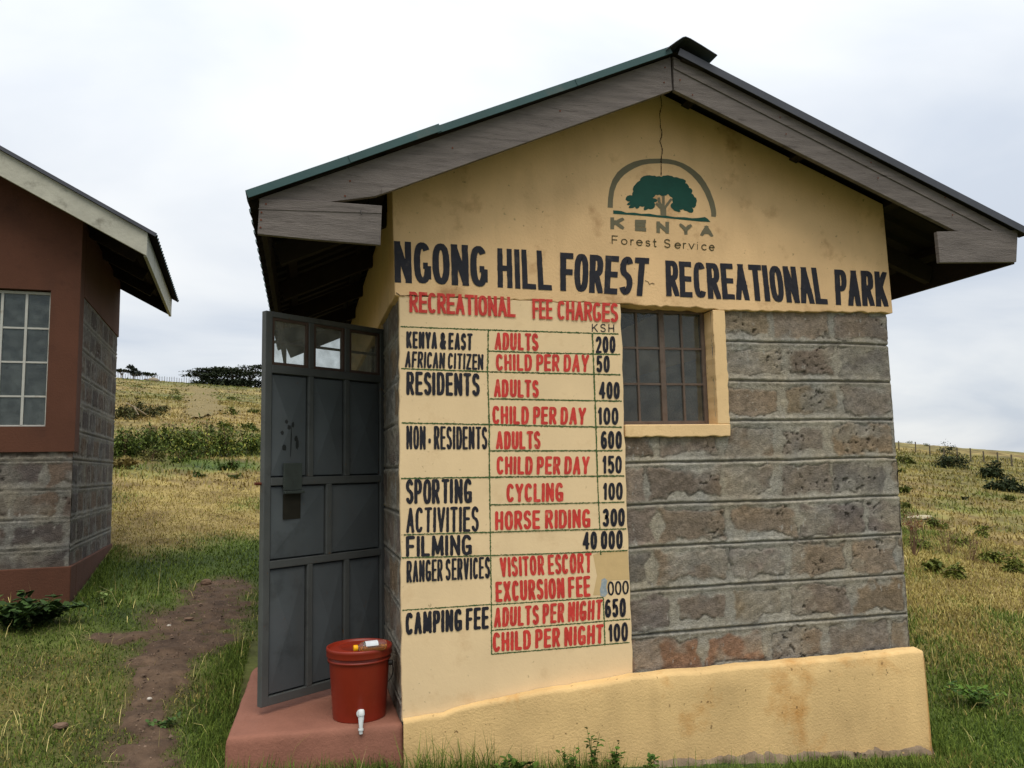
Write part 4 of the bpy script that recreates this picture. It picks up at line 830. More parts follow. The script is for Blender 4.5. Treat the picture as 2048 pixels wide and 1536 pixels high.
tp.tube([tfr(0, -0.004, 0.052), tfr(0, 0.008, 0.052)], 0.019, 16); tp.tube([tfr(0, 0.006, 0.052), tfr(0, 0.05, 0.050)], 0.0095, 14)
tp.tube([tfr(0.001, 0.050, 0.060), tfr(0, 0.050, 0.042), tfr(-0.001, 0.056, 0.022), tfr(-0.002, 0.060, 0.004), tfr(-0.002, 0.060, -0.028)], [0.0135, 0.014, 0.0115, 0.0095, 0.0085], 16)
tp.tube([tfr(-0.002, 0.060, -0.004), tfr(-0.002, 0.060, -0.012)], 0.0125, 16)
tap = tp.build('tap', M_WHITEPL, bk)
kn = MB(); kn.tube([tfr(0.001, 0.050, 0.058), tfr(0.001, 0.050, 0.064), tfr(0.002, 0.048, 0.078), tfr(0.002, 0.046, 0.083)], [0.0155, 0.0155, 0.014, 0.011], 16); kn.build('tap_lever', M_WHITEPL, tap)
bc = onz(741, 1293, BZ+0.3335+0.027)
bt = thing('bottle', (bc[0], bc[1], BZ+0.3335), 'small clear bottle of amber liquid with yellow cap lying on the bucket lid', 'bottle')
ba = math.radians(10); bd = np.array([math.cos(ba), math.sin(ba), 0]); bs = np.array([-math.sin(ba), math.cos(ba), 0])
def btf(x, y, z): return tuple(np.array([bc[0], bc[1], BZ+0.3335+0.0275])+bd*z+bs*y+np.array([0, 0, 1])*x)
pr_ = [(0.0, 0.078), (0.020, 0.078), (0.0255, 0.072), (0.0265, 0.064), (0.0265, -0.030), (0.024, -0.044), (0.016, -0.056), (0.0125, -0.060), (0.0125, -0.068)]
MB().lathe(pr_, 28, btf).build('body', M_PETG, bt)
lq = MB(); nlq = 20; Vq = []; Fq = []
prl = [(0.019, 0.076), (0.0246, 0.071), (0.0256, 0.063), (0.0256, -0.030), (0.0232, -0.043), (0.015, -0.055)]
for r, z in prl:
    for k in range(nlq+1):
        q = math.radians(95+170*k/nlq); Vq.append(btf(r*math.cos(q), r*math.sin(q), z))
for i in range(len(prl)-1):
    for k in range(nlq): a = i*(nlq+1)+k; Fq.append((a, a+1, a+nlq+2, a+nlq+1))
    Fq.append((i*(nlq+1), (i+1)*(nlq+1), (i+1)*(nlq+1)+nlq, i*(nlq+1)+nlq))
Fq.append(tuple(range(nlq+1))); Fq.append(tuple((len(prl)-1)*(nlq+1)+k for k in range(nlq, -1, -1)))
lq.add(Vq, Fq); lq.build('liquid', M_OIL, bt)
lb = MB(); lb.add([btf(0.0269*math.cos(math.radians(a)), 0.0269*math.sin(math.radians(a)), z) for z in (-0.028, 0.034) for a in range(-75, 96, 10)], [(k, k+1, 18+k+1, 18+k) for k in range(17)], None, True); lb.build('bottle_label', M_PAPER, bt)
MB().lathe([(0.0, -0.084), (0.0135, -0.084), (0.0148, -0.082), (0.0148, -0.066), (0.0138, -0.064), (0.0, -0.064)], 24, btf).build('cap', M_YELLOW, bt)

# ------------------------------------------------------------------ the brown house at the left
PHI, HX0, HY0 = 0.0767, -1.7597, 2.944
hE = np.array([math.cos(PHI), math.sin(PHI), 0]); hD = np.array([-math.sin(PHI), math.cos(PHI), 0]); hO = np.array([HX0, HY0, 0])
def hfr(s, t, z): return tuple(hO+hE*s+hD*t+np.array([0, 0, z]))
def hfr_np(s, t, z): return (HX0+hE[0]*s+hD[0]*t, HY0+hE[1]*s+hD[1]*t, z+0*s)
hs = thing('brown_house', (*hfr(-1.5, 0, 0)[:2], 0.7), 'brown plastered stone house with pale barge boards and white barred window', 'house')
HJ = [1.1101+0.2286*k for k in range(-5, 10)]
DARKP = [lin(94, 82, 74), lin(88, 81, 76), lin(100, 86, 74), lin(86, 78, 73)]; HM = lin(120, 116, 107)
HW, HL = 3.0, 2.195
parts = [stone_grid(-HW, 0.0, 0.3, 1.90, 0.012, HJ, 201, lambda u, v, h: hfr_np(u, -h, v), palette=DARKP, mortar=HM, blk=(0.30, 0.42)), box_np(-HW, -0.02, 0.02, 0.2, 0.3, 1.88, HM, hfr)]
np_mesh('front_wall', *merge(parts)[:2], M_STONE, hs, merge(parts)[2], smooth=True)
parts = [stone_grid(0.0, HL, 0.3, 3.16, 0.011, HJ, 211, lambda u, v, h: hfr_np(h, u, v), palette=DARKP, mortar=HM, crisp=0.022, blk=(0.27, 0.36)), box_np(-0.2, -0.02, 0.21, HL, 0.3, 3.14, HM, hfr)]
np_mesh('side_wall', *merge(parts)[:2], M_STONE, hs, merge(parts)[2], smooth=True)
MB().box(-HW, -0.2, HL-0.2, HL, 0.3, 3.14, fr=hfr).box(-HW, -HW+0.2, 0.2, HL-0.2, 0.3, 3.14, fr=hfr).build('rear_walls', M_BROWN, hs)
hax, haz = -1.5, 0; hm = 0.5409; hev_s, hev_z = 0.541, 3.589
def hz(s): return hev_z+hm*(hev_s-s) if s > hax else hev_z+hm*(hev_s-(2*hax-s))
WS0, WS1, WZ0, WZ1 = -1.05, -0.197, 2.06, 3.142
bp = MB(); hp_ = lambda u, v, w: hfr(u, w, v)
for poly in ([(WS1, 1.861), (0.012, 1.861), (0.012, 3.15), (WS1, 3.15)], [(WS0, 1.861), (WS1, 1.861), (WS1, WZ0), (WS0, WZ0)], [(-HW, 1.861), (WS0, 1.861), (WS0, 3.15), (-HW, 3.15)]): bp.prism(poly, -0.018, 0.16, hp_)
bp.prism([(-HW, 3.15), (0.012, 3.15), (0.012, hz(0.012)-0.06), (hax, hz(hax)-0.06), (-HW, hz(-HW)-0.06)], -0.018, 0.16, hp_)
bp.build('front_plaster', M_BROWN, hs)
MB().box(-0.19, 0.014, 0.161, HL+0.01, 3.145, 3.75, fr=hfr).build('side_plaster', M_BROWN, hs, 0.004)
pb = MB(); pb.box(-HW, 0.022, -0.026, 0.2, -0.2, 0.968, fr=hfr); pb.box(-0.18, 0.022, 0.201, HL-0.12, -0.2, 0.966, fr=hfr); pb.box(-0.18, 0.018, HL-0.119, HL+0.004, 0.60, 0.964, fr=hfr); pb.build('plinth', M_BROWN, hs, 0.006)
hw = MB(); yw0, yw1 = 0.03, 0.055
def hbar(a, b, c, d, y0=yw0, y1=yw1): hw.box(a, b, y0, y1, c, d, fr=hfr)
hbar(WS0, WS0+0.022, WZ0, WZ1); hbar(WS1-0.016, WS1, WZ0, WZ1); hbar(WS0+0.022, WS1-0.016, WZ1-0.022, WZ1); hbar(WS0+0.022, WS1-0.016, WZ0, WZ0+0.014)
hwin = hw.build('window', M_WHITESTEEL, hs, 0.002); hw = MB()
cols = [-0.372, -0.540, -0.708, -0.876]; rows = [2.30, 2.572, 2.845]
for c in cols: hbar(c-0.009, c+0.009, WZ0+0.014, WZ1-0.022, yw0-0.002, yw1-0.004)
edges = sorted([WS0+0.022]+cols+[WS1-0.016])
for z in rows:
    for a, b in zip(edges[:-1], edges[1:]): hbar(a+0.009 if a in cols else a, b-0.009 if b in cols else b, z-0.007, z+0.007, yw0+0.002, yw1-0.006)
hw.build('glazing_bars', M_WHITESTEEL, hwin)
zz = [WZ0+0.012]+rows+[WZ1-0.02]
for a, b in zip(edges[:-1], edges[1:]):
    for c, d in zip(zz[:-1], zz[1:]): MB().box(a+0.002, b-0.002, 0.0405, 0.0435, c+0.004, d-0.004, fr=hfr).build('pane', M_GLASSH, hwin)
# pale curtain wall inside the room
MB().box(-HW+0.3, -0.4, HL-0.24, HL-0.202, 0.6, 3.9, fr=hfr).build('room_wall', mat('room_wall', lin(110, 124, 122), 0.9, 0.1, 5), hs)
# roof
hL = math.sqrt(1+hm*hm)
def hslope(side, s, t, off):
    return hfr(hax+side*(s/hL+hm/hL*off), t, hz(hax)-hm*s/hL+off/hL)
HT0, HT1 = -0.335, 2.26
hr = MB(); slen = (hev_s+0.045-hax)*hL
for side in (-1, 1):
    ts = []; hh_ = []; k = 0; wl = 0.096
    while HT0+k*wl < HT1:
        for f, h_ in ((0, 0), (0.25, 0.7), (0.5, 1), (0.75, 0.7)): ts.append(min(HT0+(k+f)*wl, HT1)); hh_.append(h_*0.022)
        k += 1
    c = len(ts); V = []; F = []
    for th in (0, -0.0016):
        for i in range(5):
            for t, h_ in zip(ts, hh_): V.append(hslope(side, slen*i/4, t, 0.004+h_+th))
    for i in range(4):
        for j in range(c-1): a = i*c+j; F += [(a, a+1, a+c+1, a+c), (a+5*c, a+6*c, a+6*c+1, a+5*c+1)]
    hr.add(V, F)
hroof = hr.build('roof', M_ROOF, hs); shade_under(hroof)
vf = MB(); vf.prism([(0.0, -0.004), (slen, -0.004), (slen, 0.024), (0.0, 0.024)], HT0-0.008, HT0-0.002, lambda s, o, t: hslope(1, s, t, o)); vf.build('verge_flashing', M_ROOFDARK, hroof)
hb_ = MB(); b1 = MB()
b1.prism([(hax, hz(hax)-0.003), (0.526, hz(0.526)-0.003), (0.522, hz(0.522)-0.195), (hax, hz(hax)-0.205)], -0.315, -0.29, hp_); b1.build('barge_board', M_TIMBERP, hs, 0.002)
b1 = MB(); b1.prism([(hax-0.002, hz(hax)-0.003), (2*hax-0.526, hz(0.526)-0.003), (2*hax-0.522, hz(0.522)-0.195), (hax-0.002, hz(hax)-0.205)], -0.315, -0.29, hp_); b1.build('barge_board', M_TIMBERP, hs, 0.002)
b1 = MB(); b1.prism([(0.499, 3.40), (0.524, 3.40), (0.524, 3.59), (0.499, 3.60)], -0.289, 2.24, hp_); b1.build('eave_board', M_TIMBERP, hs, 0.002)
b1 = MB(); b1.prism([(hax, hz(hax)-0.003), (0.526, hz(0.526)-0.003), (0.522, hz(0.522)-0.195), (hax, hz(hax)-0.205)], 2.215, 2.24, hp_); b1.build('barge_board', M_DARKWOOD, hs, 0.002)
hpu = MB()
for sl_ in (0.4, 1.1, 1.8, 2.15): hpu.prism([(sl_-0.025, -0.06), (sl_+0.025, -0.06), (sl_+0.025, 0.0), (sl_-0.025, 0.0)], -0.28, 2.2, lambda u, o, t: hslope(1, u, t, o))
for t_ in (0.3, 1.0, 1.7): hpu.prism([(0.05, -0.16), (2.2, -0.16), (2.2, -0.061), (0.05, -0.061)], t_-0.025, t_+0.025, lambda u, o, t: hslope(1, u, t, o))
hpu.build('roof_timbers', M_DARKWOOD, hroof)

# ------------------------------------------------------------------ vegetation
def leaf_cloud(cent, size, n, L, W, rg, c0, c1, droop=0.3, ragged=0.35, shell=0.55, curl=True, tips=None):
    """n leaves in clumps through an uneven crown; returns V, F, C"""
    cent = np.array(cent); size = np.array(size); k = max(5, int(n/26))
    d = rg.normal(0, 1, (k, 3)); d /= np.linalg.norm(d, axis=1)[:, None]; d[:, 2] = np.abs(d[:, 2])*0.95-0.12
    cl = cent+d*size*(shell+(1-shell)*rg.random((k, 1))**0.6)*(1+ragged*rg.normal(0, 0.5, (k, 1)))
    idx = rg.integers(0, k, n); p = cl[idx]+rg.normal(0, 1, (n, 3))*size*0.17
    a = rg.random(n)*2*np.pi; tilt = rg.normal(0.25, 0.5, n)-droop
    dirv = np.stack([np.cos(a)*np.cos(tilt), np.sin(a)*np.cos(tilt), np.sin(tilt)], 1)
    side = np.cross(dirv, rg.normal(0, 1, (n, 3))*0.5+np.array([0, 0, 1])); side /= np.linalg.norm(side, axis=1)[:, None]+1e-9
    l = (L*(0.6+0.8*rg.random(n)))[:, None]; w = (W*(0.6+0.8*rg.random(n)))[:, None]
    dr = np.array([0, 0, -1])*l*0.25
    V = np.stack([p, p+dirv*l*0.5+side*w*0.5, p+dirv*l+dr, p+dirv*l*0.5-side*w*0.5], 1).reshape(-1, 3)
    t = np.clip(rg.random(n)*0.75+0.25*rg.random(k)[idx], 0, 1)[:, None]; col = np.array(c0)*(1-t)+np.array(c1)*t
    if tips is not None: m = rg.random(n) < 0.16; col[m] = np.array(tips)
    return V, np.arange(4*n).reshape(-1, 4), np.repeat(col, 4, 0)
GROUP_BANK = 'leafy shrubs across the hillside'
def shrub(name, px, py, wpx, hpx, label, cat='shrub', group=None, n=420, c0=lin(52, 68, 34), c1=lin(104, 118, 54), tips=None, leaf=0.05, droop=0.3, seed=0, stems=5, depth=0.7):
    rg = np.random.default_rng(seed+int(px)*7+int(py)); b = gat(px, py); dist = np.linalg.norm(b-CAM); w = wpx/FPX*dist; h = hpx/FPX*dist
    t = thing(name, tuple(b), label, cat, group)
    V, F, C = leaf_cloud(b+np.array([0, w*depth*0.3, h*0.14]), (w*0.46, w*depth*0.5, h*0.74), n, leaf, leaf*0.45, rg, c0, c1, droop, tips=tips)
    V[:, 2] = np.maximum(V[:, 2], ground_z(V[:, 0], V[:, 1])+0.005)
    np_mesh('foliage', V, F, M_LEAF, t, C)
    sm_ = MB()
    for k in range(stems):
        q = rg.uniform(0, 2*math.pi); r = rg.uniform(0.1, 0.45); sm_.tube([b+np.array([0.05*w*math.cos(q), 0.05*w*math.sin(q)+w*depth*0.3, -0.05]), b+np.array([0.25*w*r*math.cos(q), 0.25*w*r*math.sin(q)+w*depth*0.3, h*0.4]), b+np.array([w*r*math.cos(q), w*r*depth*math.sin(q)+w*depth*0.3, h*0.85])], [0.010*h+0.002, 0.007*h+0.002, 0.002], 5)
    sm_.build('stems', M_TWIG, t); return t
def twiggy(name, px, py, wpx, hpx, label, seed=0, n=16, leaves=30, col=lin(128, 84, 60), cat='dead shrub', m=None):
    rg = np.random.default_rng(seed+int(px)*3+int(py)); b = gat(px, py); dist = np.linalg.norm(b-CAM); w = wpx/FPX*dist; h = hpx/FPX*dist
    t = thing(name, tuple(b), label, cat); sm_ = MB(); P = []
    for k in range(n):
        q = rg.uniform(0, 2*math.pi); r = rg.uniform(0.05, 0.5); z = rg.uniform(0.55, 1.0)
        p0 = b+np.array([0.04*w*math.cos(q), 0.04*w*math.sin(q), -0.03]); p2 = b+np.array([w*r*math.cos(q), w*r*math.sin(q), h*z]); p1 = (p0+p2)/2+rg.normal(0, 0.05, 3)*h
        sm_.tube([p0, p1, p2], [0.006*h+0.0015, 0.005*h+0.001, 0.0015], 5)
        for j in range(3):
            f = rg.uniform(0.4, 0.95); s = p1*(1-f)+p2*f; e = s+np.array([rg.normal(0, 0.12)*h, rg.normal(0, 0.12)*h, rg.uniform(0.04, 0.2)*h]); sm_.tube([s, e], [0.005*h+0.001, 0.0015], 4); P.append(e)
    sm_.build('stems', m or M_TWIG, t)
    P = np.array(P); n_ = leaves; ix = rg.integers(0, len(P), n_); p = P[ix]+rg.normal(0, 0.02*h, (n_, 3)); d = rg.normal(0, 1, (n_, 3)); d /= np.linalg.norm(d, axis=1)[:, None]; s = np.cross(d, rg.normal(0, 1, (n_, 3))); s /= np.linalg.norm(s, axis=1)[:, None]; l = 0.05*h
    V = np.stack([p, p+d*l*0.5+s*l*0.25, p+d*l, p+d*l*0.5-s*l*0.25], 1).reshape(-1, 3); np_mesh('leaves', V, np.arange(4*n_).reshape(-1, 4), M_LEAF, t, np.repeat(np.array(col)*rg.uniform(0.7, 1.2, (n_, 1)), 4, 0)); return t
YTIP = lin(150, 150, 72); DG0, DG1 = lin(34, 46, 26), lin(74, 92, 42)
# the band of leafy bushes across the lower hill
for i, (px, py, w, h, lb_) in enumerate([(246, 914, 64, 66, 'dark leafy bush hard against the brown house corner, leftmost of the band'), (287, 912, 68, 60, 'dark leafy bush right of the house corner, below the dead grey shrub'), (330, 905, 76, 66, 'yellow-green leafy bush behind the middle of the bush band'),
        (372, 918, 72, 74, 'tall leafy bush in the middle of the bush band below the hill track'), (412, 912, 80, 76, 'widest bush of the leafy band, its leaves tipped yellow'), (452, 914, 70, 68, 'leafy bush right of the middle of the band, with long drooping leaves'), (490, 910, 64, 56, 'leafy bush near the right end of the bush band'), (520, 904, 40, 36, 'small leafy bush half hidden by the open door edge')]):
    shrub('leafy_bush', px, py, w, h, lb_, 'bush', 'band of leafy bushes on the lower hill', 1100, DG0, lin(108, 124, 54), YTIP if i not in (0, 1) else None, 0.085, 0.5, i)
shrub('leafy_bush', 300, 924, 46, 28, 'low olive bush in front of the left part of the bush band', 'bush', 'band of leafy bushes on the lower hill', 350, lin(60, 66, 34), lin(112, 108, 52), None, 0.06, 0.3, 20)
shrub('leafy_bush', 358, 926, 34, 26, 'small bright green bush in front of the middle of the bush band', 'bush', 'band of leafy bushes on the lower hill', 260, DG0, lin(96, 116, 44), YTIP, 0.07, 0.5, 21)
shrub('small_plant', 461, 941, 34, 24, 'dark green leafy plant standing alone in tan grass left of the door', 'plant', None, 150, DG0, lin(84, 104, 40), None, 0.10, 0.6, 22, 3)
shrub('small_plant', 392, 954, 18, 17, 'small drooping green plant alone in the tan grass, nearest the house', 'plant', None, 46, DG0, lin(92, 112, 44), None, 0.12, 0.7, 23, 2)
shrub('small_plant', 470, 958, 26, 18, 'sparse low plant in tan grass beside the door edge', 'plant', None, 46, DG0, lin(104, 116, 50), None, 0.09, 0.5, 24, 3)
shrub('grass_clump', 248, 938, 38, 20, 'rounded brown grass clump beside the brown house wall', 'plant', None, 360, lin(96, 88, 50), lin(140, 122, 74), None, 0.11, -0.5, 25, 2)
twiggy('dry_shrub', 306, 878, 26, 26, 'leafless grey-brown shrub standing above the bush band', 3, 30, 60, lin(120, 96, 80))
for i, (px, py, w, h, lb_) in enumerate([(246, 838, 40, 34, 'grey-green thicket bush touching the house wall halfway up the hill'), (272, 836, 40, 34, 'dark thicket bush with pale bare branches halfway up the hill'), (300, 834, 40, 30, 'brown-green thicket bush at the right of the hillside thicket'), (322, 826, 26, 18, 'lowest thicket bush trailing towards the hill track')]):
    shrub('thicket_bush', px, py, w, h, lb_, 'bush', 'thicket halfway up the left hill', 420, lin(52, 56, 36), lin(100, 100, 58), None, 0.14, 0.1, 40+i)
tw = thing('dead_branch', tuple(gat(285, 834)), 'pale bare branch lying across the hillside thicket', 'branch'); tb = MB(); g0 = gat(262, 838); g1 = gat(300, 838)
tb.tube([g0+np.array([0, -0.9, 0.55]), (g0+g1)/2+np.array([-0.1, -0.9, 0.42]), g1+np.array([0, -0.9, 0.12])], [0.02, 0.035, 0.025], 6); tb.tube([(g0+g1)/2+np.array([-0.1, -0.9, 0.42]), (g0+g1)/2+np.array([0.1, -1.0, 0.1])], [0.03, 0.02], 6); tb.build('limb', mat('bleached_wood', lin(160, 146, 124), 0.9, 0.1, 10), tw)
for i, (px, py, w, h, lb_) in enumerate([(465, 830, 28, 18, 'bright green bush right of the track on the hill'), (448, 856, 24, 14, 'low green bush just above the right of the bush band'), (350, 788, 18, 12, 'dark bush in the gully left of the hill track'), (345, 800, 26, 12, 'low dark bush lower in the gully left of the hill track'), (505, 826, 30, 12, 'low olive bush beside the door on the hill'), (494, 857, 26, 12, 'flat olive bush above the right end of the bush band'), (462, 800, 20, 9, 'tiny bush high on the hill between track and door'), (505, 862, 20, 8, 'dark flat tuft beside the door edge on the hill'), (268, 775, 40, 7, 'low strip of dark scrub below the crest at the left'), (420, 773, 46, 8, 'green scrub below the acacia grove at its left'), (470, 775, 60, 8, 'green scrub below the acacia grove beside the door')]):
    shrub('hill_bush', px, py, w, h, lb_, 'bush', 'scattered bushes on the left hill', 170, lin(58, 70, 34), lin(112, 122, 52), None, 0.16, 0.1, 60+i, 3)
# trees on the crest
def acacia(px, py, wpx, hpx, label, n=520, seed=0, layers=3, grp=None, trunk=True, dist=215.0, dark=1.0):
    rg = np.random.default_rng(seed+90); v = ray(px, py); v = v/np.hypot(v[0], v[1]); b = CAM+v*dist; b[2] = float(ground_z(b[0], b[1]))
    zb = CAM[2]+v[2]*dist; w = wpx/FPX*dist; h = hpx/FPX*dist; h = h+max(0, zb-b[2])
    t = thing('acacia_tree', tuple(b), label, 'tree', grp); P = []
    for k in range(layers):
        f = (k+1)/layers; zc_ = h*(0.42+0.5*f) if layers > 1 else h*0.8; ww = w*(0.5 if f < 1 else 0.42); off = rg.normal(0, 0.12, 2)*w
        V, F, C = leaf_cloud(b+np.array([off[0], off[1], zc_]), (ww, ww*0.8, h*0.11), n//layers, 0.55, 0.34, rg, np.array(lin(36, 44, 32))*dark, np.array(lin(66, 76, 50))*dark, 0.0, 0.25, 0.2); P.append((V, F, C))
    np_mesh('crown', *merge(P)[:2], M_LEAF, t, merge(P)[2])
    tk = MB(); top = b+np.array([0, 0, h*0.55]); tk.tube([b+np.array([0, 0, -0.5]), b+np.array([0.1, 0, h*0.25]), top], [0.035*h+0.05, 0.03*h+0.04, 0.02*h+0.03], 7)
    for k in range(6):
        q = k*1.05+rg.uniform(0, 0.5); tk.tube([b+np.array([0, 0, h*rg.uniform(0.22, 0.5)]), b+np.array([0.2*w*math.cos(q), 0.2*w*math.sin(q), h*0.66]), b+np.array([0.42*w*math.cos(q), 0.42*w*math.sin(q), h*rg.uniform(0.78, 0.9)])], [0.022*h+0.03, 0.014*h+0.02, 0.02], 5)
    tk.build('trunk', M_BARK, t); return t
acacia(243, 761, 26, 17, 'small flat-topped acacia beside the brown house wall on the crest', 320, 1, 1)
acacia(306, 761, 27, 14, 'small flat-topped acacia over a pale boulder on the crest', 320, 2, 1)
for i, (px, w, h, lb_) in enumerate([(402, 54, 26, 'feathery acacia at the left end of the dark grove on the crest'), (432, 62, 27, 'acacia second from the left in the dark grove on the crest'), (466, 70, 31, 'tall flat-topped acacia in the middle of the dark grove'), (500, 72, 32, 'tallest acacia of the grove, right of its middle'), (534, 70, 31, 'acacia of the grove partly behind the open door')]):
    acacia(px, 766, w, h, lb_, 1300, 10+i, 4, 'acacia grove on the crest', dist=208.0, dark=0.8)
for i, (px, w, h) in enumerate([(416, 50, 15), (450, 50, 15), (484, 55, 16), (518, 55, 16)]):
    v = ray(px, 766); v = v/np.hypot(v[0], v[1]); b = CAM+v*206; b[2] = float(ground_z(b[0], b[1])); ww = w/FPX*211; hh = h/FPX*211; rg = np.random.default_rng(300+i)
    t = thing('understorey_bush', tuple(b), ['dark bush under the left acacia of the grove', 'dark bush under the second acacia of the grove', 'dark bush under the tall middle acacia', 'dark bush under the tallest acacia of the grove'][i], 'bush', 'dark bushes under the acacia grove')
    V, F, C = leaf_cloud(b+np.array([0, 0, hh*0.2]), (ww*0.6, ww*0.4, hh*0.85), 900, 0.7, 0.4, rg, lin(28, 34, 26), lin(52, 60, 40)); np_mesh('foliage', V, F, M_LEAF, t, C)
v = ray(268, 761); v = v/np.hypot(v[0], v[1]); b = CAM+v*214; b[2] = float(ground_z(b[0], b[1])); rg = np.random.default_rng(55)
t = thing('leaning_tree', tuple(b), 'dark upright bushy tree leaning left on the crest between two acacias', 'tree')
hh = 25/FPX*214+0.3; P = [leaf_cloud(b+np.array([dx, 0, hh*dz]), (sx, sx, hh*sz), 240, 0.5, 0.3, rg, lin(34, 40, 38), lin(60, 68, 58)) for dx, dz, sx, sz in ((0.2, 0.42, 1.1, 0.2), (-0.4, 0.62, 0.9, 0.2), (-0.9, 0.8, 0.55, 0.18), (0.8, 0.35, 0.6, 0.15))]
np_mesh('crown', *merge(P)[:2], M_LEAF, t, merge(P)[2]); MB().tube([b+np.array([0, 0, -0.4]), b+np.array([-0.1, 0, hh*0.4]), b+np.array([-0.7, 0, hh*0.8])], [0.14, 0.1, 0.04], 7).build('trunk', M_BARK, t)
# boulders, fences
def rock(name, b, size, label, seed, m=None, group=None, cat='stone'):
    rg = np.random.default_rng(seed); bm = bmesh.new(); bmesh.ops.create_icosphere(bm, subdivisions=3, radius=1.0); s3 = rg.uniform(0, 50)
    for v_ in bm.verts:
        n_ = v_.co.normalized(); k = 0.75+0.5*float(fbm(n_.x*1.6+s3, n_.y*1.6+n_.z*1.3, seed, 3)); v_.co = Vector((n_.x*size[0]*k, n_.y*size[1]*k, n_.z*size[2]*k))
    me = bpy.data.meshes.new(name); bm.to_mesh(me); bm.free(); o = link(name, me, m or M_ROCK); o.location = tuple(np.array(b)+np.array([0, 0, size[2]*0.35])); return tag(o, label, cat, group)
v = ray(307, 761); v = v/np.hypot(v[0], v[1]); b = CAM+v*206; b[2] = float(ground_z(b[0], b[1])); rock('boulder', b, (1.25, 1.0, 0.75), 'pale rounded boulder under the small acacia on the crest', 4, cat='boulder')
v = ray(290, 762); v = v/np.hypot(v[0], v[1]); b = CAM+v*206; b[2] = float(ground_z(b[0], b[1])); rock('boulder', b, (0.5, 0.5, 0.5), 'small dark boulder left of the pale one on the crest', 6, M_BARK, cat='boulder')
fc = thing('wire_fence', tuple(gat(320, 768)), 'thin post and wire fence along the crest of the left hill', 'fence'); prev = None; fw_ = MB()
for k in range(34):
    px = 226+k*4.9; v = ray(px, 765); v = v/np.hypot(v[0], v[1]); b = CAM+v*212; b[2] = float(ground_z(b[0], b[1])); h = 1.25+0.25*random.random()
    MB().tube([b+np.array([0, 0, -0.3]), b+np.array([random.uniform(-0.06, 0.06), 0, h])], 0.055, 6).build('post', M_POST, fc)
    if prev is not None:
        for z in (0.5, 1.05): fw_.tube([prev+np.array([0, 0, z]), b+np.array([0, 0, z])], 0.008, 3, caps=False)
    prev = b
fw_.build('wire', M_WIRE, fc)
fc = thing('wire_fence', tuple(gat(1920, 905)), 'sparse post and wire fence below the crest of the right hill', 'fence'); prev = None; fw_ = MB()
for px, py, hp in ((1798, 900, 16), (1831.6, 904, 18), (1860, 910, 17), (1888.5, 915, 17), (1915, 919, 20), (1942, 923, 23), (1968, 926, 20), (1996, 928, 20), (2024, 933, 20), (2052, 938, 20), (2085, 944, 20)):
    b = gat(px, py); d = np.linalg.norm(b-CAM); h = hp/FPX*d
    MB().tube([b+np.array([0, 0, -0.2]), b+np.array([0.02, 0, h])], 0.045, 6).build('post', M_POST, fc)
    if prev is not None:
        for z in (0.45, 0.9): fw_.tube([prev[0]+np.array([0, 0, prev[1]*z]), b+np.array([0, 0, h*z])], 0.006, 3, caps=False)
    prev = (b, h)
fw_.build('wire', M_WIRE, fc)
# right hill
z5 = lambda x, y: (1760+x/3.073, 850+y/3.073)
for i, (x, y, w, h, n, lb_) in enumerate([(430, 178, 130, 62, 520, 'dark bush breaking the skyline of the right hill'), (470, 272, 190, 92, 900, 'largest dark bush below the fence on the right hill'), (735, 338, 150, 110, 800, 'dark upright bush below the fence at the right edge'), (835, 412, 200, 80, 700, 'dark low bush cut by the right edge of the picture'), (170, 240, 120, 62, 380, 'olive bush beside the hut corner under the fence'), (690, 318, 90, 50, 300, 'olive bush joined to the left of the upright dark bush'), (155, 420, 56, 36, 160, 'small round bush beside the hut corner below the fence'), (160, 512, 80, 36, 160, 'faint olive tuft beside the hut corner'), (295, 130, 40, 14, 80, 'tiny bush on the skyline right of the hut'), (195, 118, 60, 16, 90, 'low scrub on the skyline beside the hut corner'), (530, 462, 28, 22, 70, 'tiny dark round bush alone in the middle of the right hill'), (140, 292, 50, 18, 80, 'flat tuft beside the hut below the olive bush'), (830, 465, 90, 30, 160, 'flat green bush near the right edge in mid hill')]):
    p = z5(x, y); dk = i in (0, 1, 2, 3, 10)
    shrub('hill_bush', p[0], p[1], w/3.073, h/3.073, lb_, 'bush', 'scattered bushes on the right hill', n, lin(32, 40, 26) if dk else lin(62, 70, 36), lin(62, 72, 42) if dk else lin(114, 118, 56), None, 0.16 if y < 450 else 0.10, 0.1, 120+i, 4)
for i, (x, y, w, h, n, lb_) in enumerate([(365, 640, 110, 70, 300, 'green bush beside the pale flat stone on the right hill'), (640, 690, 60, 50, 130, 'small grey-green bush right of the flat stone'), (660, 655, 110, 26, 120, 'flat dark tuft above the small grey-green bush'), (510, 740, 120, 50, 240, 'green bush among the dead twigs right of the hut'), (345, 910, 120, 80, 330, 'yellow-green weed clump just right of the hut corner'), (480, 948, 110, 80, 260, 'narrow-leaved weed right of the yellow-green clump'), (740, 850, 150, 60, 320, 'olive bush beyond the weeds at the right'), (850, 915, 90, 100, 320, 'yellow-green bush at the right edge'), (265, 760, 80, 60, 200, 'olive weed behind the reddish tall weed')]):
    p = z5(x, y); shrub('weed_bush', p[0], p[1], w/3.073, h/3.073, lb_, 'bush', 'weedy bushes right of the hut', n, lin(62, 74, 34), lin(124, 128, 56), None, 0.075, 0.3, 150+i, 4)
twiggy('tall_weed', *z5(210, 805), 34, 78, 'tall reddish dry weed beside the hut corner at the right', 5, 14, 90, lin(128, 78, 58), 'weed')
twiggy('dead_twigs', *z5(425, 800), 40, 50, 'bare dead twigs right of the reddish weed', 6, 12, 12)
twiggy('dead_twigs', *z5(560, 835), 50, 42, 'bare leaning twigs further right, beside the olive bush', 7, 12, 12)
